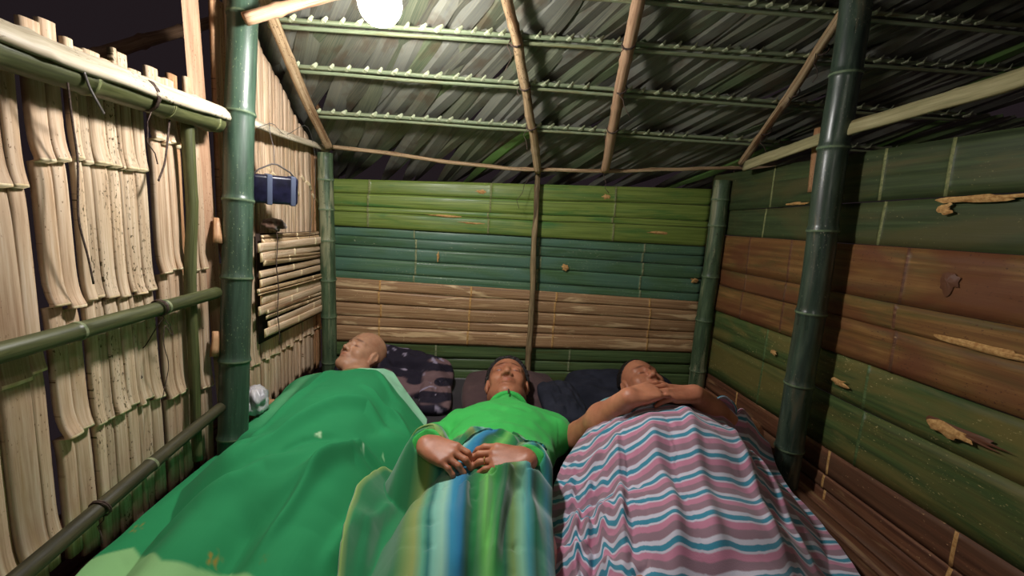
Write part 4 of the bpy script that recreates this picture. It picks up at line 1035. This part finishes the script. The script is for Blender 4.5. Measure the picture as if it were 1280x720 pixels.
def trunk_verts(args, pad=.014):
    F = Field(np.arange(-.8, 1.05, .01), np.arange(.5, 1.9, .01), np.arange(-.03, .42, .01)); torso(F, *args); F.D -= pad; return F.mesh()[0]
TM = trunk_verts((1.45, .075, .0, .90, .076, .150, .0, .090))
TR = trunk_verts((1.52, .60, .45, .86, .105, .185, .045, .108))
TL = trunk_verts((1.66, -.51, -.46, 1.0, .092, .155, .01, .095))
# ------------------------------------------------------------------ draped blankets
GX = np.arange(-.86, 1.12, .01); GY = np.arange(-.0, 2.2, .01)
def height_map(*Vs):
    H = np.zeros((len(GX), len(GY)))
    for V in Vs:
        i = np.clip(((V[:, 0]-GX[0])/.01).round().astype(int), 0, len(GX)-1); j = np.clip(((V[:, 1]-GY[0])/.01).round().astype(int), 0, len(GY)-1)
        np.maximum.at(H, (i, j), V[:, 2])
    return H
def drape(H, slope=1.1, blur=3, it=40):
    """cloth envelope: falls away from what carries it at a limited slope"""
    H = H.copy(); dz = slope*.01
    for _ in range(it):
        P = np.pad(H, 1, mode='edge')
        m = np.max([P[:-2, 1:-1], P[2:, 1:-1], P[1:-1, :-2], P[1:-1, 2:]], axis=0)-dz
        m2 = np.max([P[:-2, :-2], P[2:, :-2], P[:-2, 2:], P[2:, 2:]], axis=0)-dz*1.414
        H = np.maximum(H, np.maximum(m, m2))
    for _ in range(blur):
        P = np.pad(H, 1, mode='edge'); H = np.maximum((P[:-2, 1:-1]+P[2:, 1:-1]+P[1:-1, :-2]+P[1:-1, 2:]+4*P[1:-1, 1:-1])/8, H*.0)
    return H
def samp(H, x, y):
    i = np.clip((x-GX[0])/.01, 0, len(GX)-1.001); j = np.clip((y-GY[0])/.01, 0, len(GY)-1.001)
    a = i.astype(int); b = j.astype(int); fx = i-a; fy = j-b
    return (H[a, b]*(1-fx)+H[a+1, b]*fx)*(1-fy)+(H[a, b+1]*(1-fx)+H[a+1, b+1]*fx)*fy
def seg_dist(x, y, pl):
    """distance to a polyline and the fraction along it"""
    best = np.full(x.shape, 9.0); fr = np.zeros(x.shape); n = len(pl)-1
    for i in range(n):
        a = np.array(pl[i][:2]); b = np.array(pl[i+1][:2]); ba = b-a
        t = np.clip(((x-a[0])*ba[0]+(y-a[1])*ba[1])/(ba@ba), 0, 1); d = np.hypot(x-a[0]-t*ba[0], y-a[1]-t*ba[1])
        m = d < best; best = np.where(m, d, best); fr = np.where(m, (i+t)/n, fr)
    return best, fr
def curve(pts, t):
    pts = np.asarray(pts, float); L = np.concatenate([[0], np.cumsum(np.linalg.norm(np.diff(pts, axis=0), axis=1))]); L /= L[-1]
    q = np.stack([np.interp(t, L, pts[:, k]) for k in range(pts.shape[1])], 1)
    for _ in range(14): q[1:-1] = (q[:-2]+q[2:]+2*q[1:-1])/4
    return q
def patch(left, right, top, bottom, nu, nv):
    """Coons patch of the four edge curves in plan (x, y)"""
    u = np.linspace(0, 1, nu); v = np.linspace(0, 1, nv)
    Lf, Rg, Tp, Bt = curve(left, v), curve(right, v), curve(top, u), curve(bottom, u)
    Lf[0] = Tp[0]; Rg[0] = Tp[-1]; Lf[-1] = Bt[0]; Rg[-1] = Bt[-1]
    U, Vv = np.meshgrid(u, v, indexing='ij'); U = U[..., None]; Vv = Vv[..., None]
    P = (1-U)*Lf[None]+U*Rg[None]+(1-Vv)*Tp[:, None]+Vv*Bt[:, None]-((1-U)*(1-Vv)*Lf[0]+U*(1-Vv)*Rg[0]+(1-U)*Vv*Lf[-1]+U*Vv*Rg[-1])
    return P, U[..., 0], Vv[..., 0]
def grid_obj(name, P, mats, uv, color=None, thick=.006):
    nu, nv = P.shape[:2]; V = P.reshape(-1, 3)
    f = [(i*nv+j, (i+1)*nv+j, (i+1)*nv+j+1, i*nv+j+1) for i in range(nu-1) for j in range(nv-1)]
    o = mesh_obj(name, V, f, mats, uv=uv.reshape(-1, 2), color=color)
    if o.data.polygons[len(f)//2].normal.z < 0:
        o.data.flip_normals()
    m = o.modifiers.new('thickness', 'SOLIDIFY'); m.thickness = thick; m.offset = -1
    return o
A2 = lambda px, py, z: at(px, py, z=z)[:2]

# ---- left, green
H = drape(height_map(VL[VL[:, 1] < 1.76], TL), 1.0, 4)
left = [A2(398, 466, .17), A2(360, 488, .12), A2(322, 512, .10), A2(290, 548, .07), A2(240, 572, .07), A2(180, 616, .07), A2(118, 672, .07), A2(95, 712, .06), A2(84, 760, .05)]
left = [np.array([max(p[0], XL+.03), p[1]]) for p in left]
left.append(np.array([-.72, .42]))
top = [left[0], A2(420, 463, .19), A2(446, 460, .215), A2(472, 462, .20), A2(492, 474, .15), A2(512, 498, .11), ]
top = top+[A2(534, 524, .07)]
right = [top[-1], A2(530, 552, .07), A2(520, 600, .06), A2(505, 660, .06), A2(490, 720, .06), np.array([-.16, .42])]
bottom = [left[-1], (-.5, .40), right[-1]]
P, U, W_ = patch(left, right, top, bottom, 230, 300)
x, y = P[..., 0], P[..., 1]
z = np.maximum(samp(H, x, y), .03)+.016
z = np.maximum(z, .062+.03*np.exp(-((x+.72)/.08)**2))
def fold(z, pl, amp, w, side=0.0, end=.25):
    d, f = seg_dist(x, y, pl); e = np.clip(np.minimum(f, 1-f)/end, 0, 1)
    return z+1.4*amp*e*np.exp(-(d/w)**2)
for pts, amp, w in (([(300, 590), (360, 560), (420, 530), (460, 520), (500, 540)], .020, .022), ([(330, 640), (400, 600), (440, 570), (480, 575)], .014, .020), ([(310, 700), (350, 660), (400, 600), (450, 560), (500, 565)], .016, .014),
                    ([(300, 560), (360, 525), (400, 495), (420, 475)], .012, .016), ([(240, 640), (330, 600), (420, 590)], .010, .03), ([(150, 660), (240, 625), (330, 605)], .010, .03), ([(400, 700), (430, 650), (460, 610)], .014, .016), ([(340, 590), (380, 572), (430, 560)], -.012, .014), ([(450, 500), (490, 510), (520, 530)], .012, .014), ([(420, 490), (470, 478), (500, 500)], .008, .012)):
    z = fold(z, [A2(px, py, .16) for px, py in pts], amp, w)
z += .005*noise2(x*7+y*3, y*9-x*4, 2)+.0025*noise2(x*22, y*17, 5)
HTL = drape(height_map(TL, VL[VL[:, 1] < 1.3]), 3, 1, 3); z = np.maximum(z, samp(HTL, x, y)+.006)
zt = np.interp(U[:, 0], np.linspace(0, 1, 7), [.17, .19, .215, .20, .15, .11, .07])[:, None]; e_ = np.exp(-(W_/.05)**2); z = np.maximum(z*(1-e_)+zt*e_, samp(HTL, x, y)*.98)
P3 = np.dstack([x, y, z])
uv = np.dstack([U*.62, W_*1.3])
# printed colours: fixed on the cloth
C = np.empty(x.shape+(3,)); lin = lambda r, g, b: np.array(srgb(r, g, b)[:3])
base = lin(44, 138, 86); C[:] = base
n1 = noise2(U*5, W_*7, 9)[..., None]; C = C*(1+.10*n1)
pale = lin(140, 190, 126); aqua = lin(150, 206, 170); yel = lin(196, 190, 118)
def m_(e, w=.006): return np.clip(e/w, 0, 1)[..., None]
px_ = 640+FPX*((P3-np.array([0, 0, CZ]))@Rt)/((P3-np.array([0, 0, CZ]))@Fw)
def find(px, py):
    q = P3-np.array([0, 0, CZ]); dd = q@Fw; X_ = 640+FPX*(q@Rt)/dd; Y_ = 360-FPX*(q@Up)/dd
    i = np.argmin((X_-px)**2+(Y_-py)**2); return UVP.reshape(-1, 2)[i]
# pale panel along the foot end: a slanting seam across the cloth
UVP = np.dstack([U, W_])
sq = sorted([tuple(find(a, b)) for a, b in ((100, 676), (135, 674), (170, 682), (205, 696), (245, 712), (290, 716))])
sq.append((sq[-1][0]+.3, sq[-1][1]+.10)); print('seam', sq)
seam = (W_-np.interp(U, [q[0] for q in sq], [q[1] for q in sq])-.004*np.sin(U*25))
k = m_(seam); C = C*(1-k)+pale*(1+.06*n1)*k
hem = m_(.036-W_-.010*np.sin(U*7)+.028*np.clip((U-.45)/.2, 0, 1)+.02*np.clip((.3-U)/.2, 0, 1)); 
k = hem; w2 = np.clip((.40-U)/.15, 0, 1)[..., None]; C = C*(1-k)+(yel*w2+aqua*(1-w2))*k
k = m_(np.exp(-((U-.10-.02*np.sin(W_*9))/.06)**2)*np.exp(-((W_-.16)/.16)**2)-.2, .9); C = C*(1-k)+lin(96, 170, 120)*k
R = np.random.default_rng(3)
def blossom(u0, v0, ru, rv, colr, petals=5, seed=1, wgt=.8):
    global C
    du = (U-u0)/ru; dv = (W_-v0)/rv; r = np.hypot(du, dv); a = np.arctan2(dv, du)
    k = np.clip((.85+.22*np.cos(a*petals+seed)-r)*2.2, 0, 1)*np.clip(.55+1.1*noise2(U*120, W_*150, seed), 0, 1); k = (np.clip(k, 0, 1)*wgt)[..., None]; C = C*(1-k)+colr*k
UVP = np.dstack([U, W_])
for (px, py, ru, rv, cc, s) in ((172, 660, .024, .014, lin(150, 128, 50), 1), (268, 698, .024, .014, lin(166, 128, 44), 2), (330, 696, .018, .012, lin(96, 120, 60), 3), (398, 543, .020, .007, lin(190, 224, 180), 4), (453, 560, .014, .010, lin(196, 228, 190), 5), (478, 573, .013, .013, lin(150, 204, 150), 6)):
    u0, v0 = find(px, py); blossom(u0, v0, ru, rv, cc, 5 if s < 4 else 3, s)
oL = grid_obj('blanket', P3, [M_blL], uv, C.reshape(-1, 3)); tag(oL, 'large plain green blanket with a pale green foot panel covering the bald man', 'blanket', 'blankets over the sleeping men')
VbL = P3.reshape(-1, 3)

# ---- middle, blurred stripes
H = drape(height_map(VM[(VM[:, 1] < .98)], TM), 1.3, 4); HTM = drape(height_map(TM, VM[VM[:, 1] < .98]), 3, 1, 3)
HbL = height_map(VbL)
HbL = drape(HbL, 3, 1, 2)
zt_ = .215
left = [A2(560, 566, .19), A2(535, 572, .14), A2(505, 572, .12), A2(474, 588, .11), A2(448, 622, .11), A2(432, 668, .11), A2(424, 720, .11), np.array([-.20, .38])]
top = [left[0], A2(572, 553, .20), A2(590, 541, .20), A2(612, 537, .20), A2(640, 540, .20), A2(655, 556, .18), A2(668, 583, .13)]
right = [top[-1], A2(686, 612, .08), A2(688, 650, .07), A2(688, 700, .06), np.array([.12, .38])]
bottom = [left[-1], (-.03, .36), right[-1]]
P, U, W_ = patch(left, right, top, bottom, 200, 260)
x, y = P[..., 0], P[..., 1]
sleeve = np.array([v.co[:] for v in shirtM.data.vertices])
HS = drape(height_map(sleeve), 2.0, 2, 12)
z = np.maximum(samp(H, x, y)+.012, .05)
tt = np.clip(1-W_/.12, 0, 1)
z = np.maximum(z, np.minimum(samp(HS, x, y)+.006, .25))
ov = np.exp(-(np.clip(U, 0, 1)/.10)**2)
z = np.maximum(z, samp(HbL, x, y)+.010)
for pts, amp, w in (([(585, 580), (580, 640), (575, 720)], .010, .012), ([(610, 575), (606, 640), (600, 720)], .014, .012), ([(640, 585), (625, 650), (612, 720)], .018, .012), ([(600, 560), (592, 600), (588, 640)], -.010, .010),
                    ([(655, 590), (664, 630), (676, 680)], .012, .012), ([(520, 585), (505, 640), (495, 720)], .012, .02), ([(545, 590), (545, 650), (545, 720)], -.008, .014), ([(500, 580), (465, 620), (448, 690)], .012, .014), ([(620, 550), (640, 560), (655, 575)], .008, .01), ([(575, 560), (590, 550), (620, 545)], .010, .008), ([(640, 600), (655, 610), (640, 650), (634, 700)], -.014, .012)):
    z = fold(z, [A2(px, py, .17) for px, py in pts], amp, w, end=.2)
z += .004*np.sin((x-.1*y)*95+2*noise2(x*8, y*5, 3))*np.clip(W_*4, 0, 1)*.5+.003*noise2(x*30, y*9, 5)
# the hands press the cloth down
for Pq in (wrR, wrL, (wrR+tipR[1])/2, (wrL+tipL[1])/2, PR(0, .09, 0), PL(0, .09, 0), PR(0, .045, 0), PL(0, .045, 0), *tipR, *tipL):
    d = np.hypot(x-Pq[0], y-Pq[1]); lim = Pq[2]-.016; z = np.where(d < .055, np.minimum(z, lim+np.clip(d-.028, 0, 1)*1.6), z)
z = np.maximum(z, .05); z = np.maximum(z, samp(HTM, x, y)+.011)
P3 = np.dstack([x, y, z]); uv = np.dstack([U, W_])
oM = grid_obj('blanket', P3, [M_blM], uv); tag(oM, 'green blanket with blurred blue and olive lengthwise stripes held by the middle man', 'blanket', 'blankets over the sleeping men')
VbM = P3.reshape(-1, 3)

# ---- right, pink white and teal stripes
handsR = VR[(VR[:, 2] > .285) & (VR[:, 1] > 1.1)]
keep = VR[(VR[:, 1] < 1.30) & ~((VR[:, 2] > .26) & (VR[:, 1] > 1.16))]
keep = VR[VR[:, 1] < 1.05]; H = drape(height_map(keep, TR), .95, 6); HTR = drape(height_map(TR, keep), 3, 1, 3)
left = [A2(760, 541, .20), A2(735, 560, .12), A2(708, 590, .08), A2(690, 625, .06), A2(688, 660, .06), A2(690, 705, .06), np.array([.15, .42])]
top = [left[0], A2(778, 524, .26), A2(800, 511, .285), A2(835, 500, .300), A2(866, 499, .300), A2(888, 505, .285), A2(918, 520, .24), A2(936, 540, .15)]
right = [top[-1], A2(962, 560, .10), A2(985, 595, .09), A2(1030, 640, .09), A2(1070, 690, .09), A2(1100, 740, .09), np.array([.66, .42])]
bottom = [left[-1], (.4, .38), right[-1]]
P, U, W_ = patch(left, right, top, bottom, 280, 380)
x, y = P[..., 0], P[..., 1]
z = np.maximum(samp(H, x, y)+.014, .06)
zt = np.interp(U[:, 0], np.linspace(0, 1, 8), [.20, .26, .285, .300, .300, .285, .24, .15])[:, None]
z = z*(1-np.exp(-(W_/.10)**2))+np.maximum(z*.0+zt, 0)*np.exp(-(W_/.10)**2)
z = np.maximum(z, .055)
W2 = W_.copy()
for pts, amp, w in (([(775, 540), (790, 600), (800, 660), (800, 720)], -.026, .010), ([(765, 560), (775, 620), (780, 700)], .014, .010), ([(745, 570), (745, 630), (750, 700)], -.012, .009), ([(725, 590), (722, 640), (728, 700)], .012, .009), ([(735, 600), (735, 650)], .008, .007), ([(805, 560), (815, 600), (840, 640), (850, 720)], .013, .018), ([(850, 550), (862, 590), (880, 640), (905, 710)], .011, .018), ([(895, 530), (915, 570), (950, 630), (990, 700)], .012, .018), ([(925, 530), (945, 570), (990, 625), (1030, 680)], .010, .012),
                    ([(910, 520), (925, 560), (950, 600)], -.012, .009), ([(830, 560), (840, 610), (860, 670)], -.006, .015)):
    z = fold(z, [A2(px, py, .19) for px, py in pts], amp, w, end=.2)
crump = np.exp(-((U-.10)/.10)**2)*np.clip(W_*3, 0, 1)
z += .018*crump*(noise2(x*38, y*30, 4)+.7*noise2(x*70, y*60, 6))
z += .0022*np.sin(x*60+3*noise2(x*4, y*5, 3)+y*14)*np.clip(W_*5, 0, 1)+.003*noise2(x*26, y*22, 7)
z = np.maximum(z, samp(HTR, x, y)+.012)
P3 = np.dstack([x, y, z])
# stripes follow the weave: arc length down each thread from the top hem
d = np.linalg.norm(np.diff(P3, axis=1), axis=2); sarc = np.concatenate([np.zeros((P3.shape[0], 1)), np.cumsum(d, axis=1)], axis=1)
sa = sarc*.72+.28*(W_*sarc[:, -1].mean())
sk = np.array([1])
sa += .006*noise2(U*9, W_*8, 12)
uv = np.dstack([U*.8, sa])
oR = grid_obj('blanket', P3, [M_blR], uv); tag(oR, 'pink, white, teal and mauve striped knit blanket over the stout man', 'blanket', 'blankets over the sleeping men')

# ------------------------------------------------------------------ bedding and pillows
mb = MB(); nx, ny = 90, 90
xs_ = np.linspace(XL+.04, .86, nx); ys_ = np.linspace(.0, YB-.05, ny)
P = np.array([[(a, b, .022+.006*noise2(a*9, b*7, 3)) for b in ys_] for a in xs_])
oB = grid_obj('bedding_sheet', P, [M_mat], np.dstack([P[..., 0], P[..., 1]]), thick=.015); tag(oB, 'dark sheet spread over the platform under the three men', 'sheet')
def pillow(name, c, ax, ay, hx_, hy_, hz_, mat, label, seed, wr=.010, colr=None, cat='pillow', pw=2.6):
    nu, nv = 60, 60; c = np.array(c); ax = nrm(ax); ay = nrm(ay); az = np.cross(ax, ay)
    V = []; f = []
    th = np.linspace(-1, 1, nu)
    for sgn in (1, -1):
        for a in th:
            for b in th:
                e = max(0, (1-abs(a)**pw)*(1-abs(b)**pw))**.42
                k = 1-.16*(a*b)**2-.02*(1-abs(a*b))
                n = noise2(a*3+seed, b*3, seed)*wr+noise2(a*7, b*7+seed, seed+3)*wr*.5
                V.append(c+ax*a*hx_*k+ay*b*hy_*k+az*sgn*(e*(hz_+n)))
    N = nu*nu
    for s in (0, 1):
        for i in range(nu-1):
            for j in range(nu-1):
                q = (i*nu+j, (i+1)*nu+j, (i+1)*nu+j+1, i*nu+j+1); q = tuple(t+s*N for t in q); f.append(q if s == 0 else q[::-1])
    o = mesh_obj(name, V, f, mat, color=colr(np.array(V)) if colr else None)
    import bmesh
    bm = bmesh.new(); bm.from_mesh(o.data); bmesh.ops.remove_doubles(bm, verts=bm.verts, dist=.0008); bmesh.ops.recalc_face_normals(bm, faces=bm.faces); bm.to_mesh(o.data); bm.free()
    for p in o.data.polygons: p.use_smooth = True
    tag(o, label, cat); return o
pillow('pillow', (cM[0]+.02, 1.83, .055), (1, 0, .0), (0, .95, .28), .21, .16, .050, M_pillow, 'mauve brown pillow under the head of the man in the green shirt', 3)
def bcol(V):
    n = noise2(V[:, 0]*16, V[:, 2]*30+V[:, 1]*12, 4); n2 = noise2(V[:, 0]*40+V[:, 2]*30, V[:, 1]*40, 7)
    C = np.tile(np.array(srgb(38, 34, 46)[:3]), (len(V), 1)); k = np.clip((n-.1)*5, 0, 1)[:, None]; C = C*(1-k)+np.array(srgb(116, 92, 94)[:3])*k
    k = np.clip((n2-.55)*6, 0, 1)[:, None]; C = C*(1-k)+np.array(srgb(150, 140, 160)[:3])*k; return C
pillow('cloth_bundle', (cL[0]+.13, 1.96, .085), (1, 0, -.12), (0, .9, .4), .27, .15, .065, M_bundle, 'dark patterned cloth bundle used as a pillow under the bald man', 5, wr=.03, colr=bcol)
pillow('pillow', (cR[0]-.05, 1.87, .055), (1, 0, 0), (0, .93, .36), .26, .15, .052, M_navy, 'dark navy pillow under the head of the stout man', 7, wr=.016)
o = pillow('folded_garment', at(700, 515, z=.09)+np.array([0.02, .10, 0]), (1, .1, .0), (-.1, 1, .1), .085, .16, .04, M_navy, 'dark crumpled garment between the green shirt man and the stout man', 9, wr=.009, cat='garment')
o = pillow('folded_garment', at(540, 508, z=.05)+np.array([0.0, .10, 0]), (1, .1, .0), (-.1, 1, .1), .07, .13, .035, M_bundle, 'dark printed garment between the bald man and the green shirt man', 11, wr=.009, colr=bcol, cat='garment')

# ------------------------------------------------------------------ light
w = bpy.data.worlds.new('night'); scene.world = w; w.use_nodes = True
bg = w.node_tree.nodes['Background']; bg.inputs[0].default_value = (.60, .42, .50, 1); bg.inputs[1].default_value = .022
scene.view_settings.exposure = 0.12

# anchor the empties at their things
bpy.context.view_layer.update()
for e, loc in EMP:
    kids = [k for k in e.children]
    e.location = loc
    bpy.context.view_layer.update()
    for k in kids: k.matrix_parent_inverse = e.matrix_world.inverted()
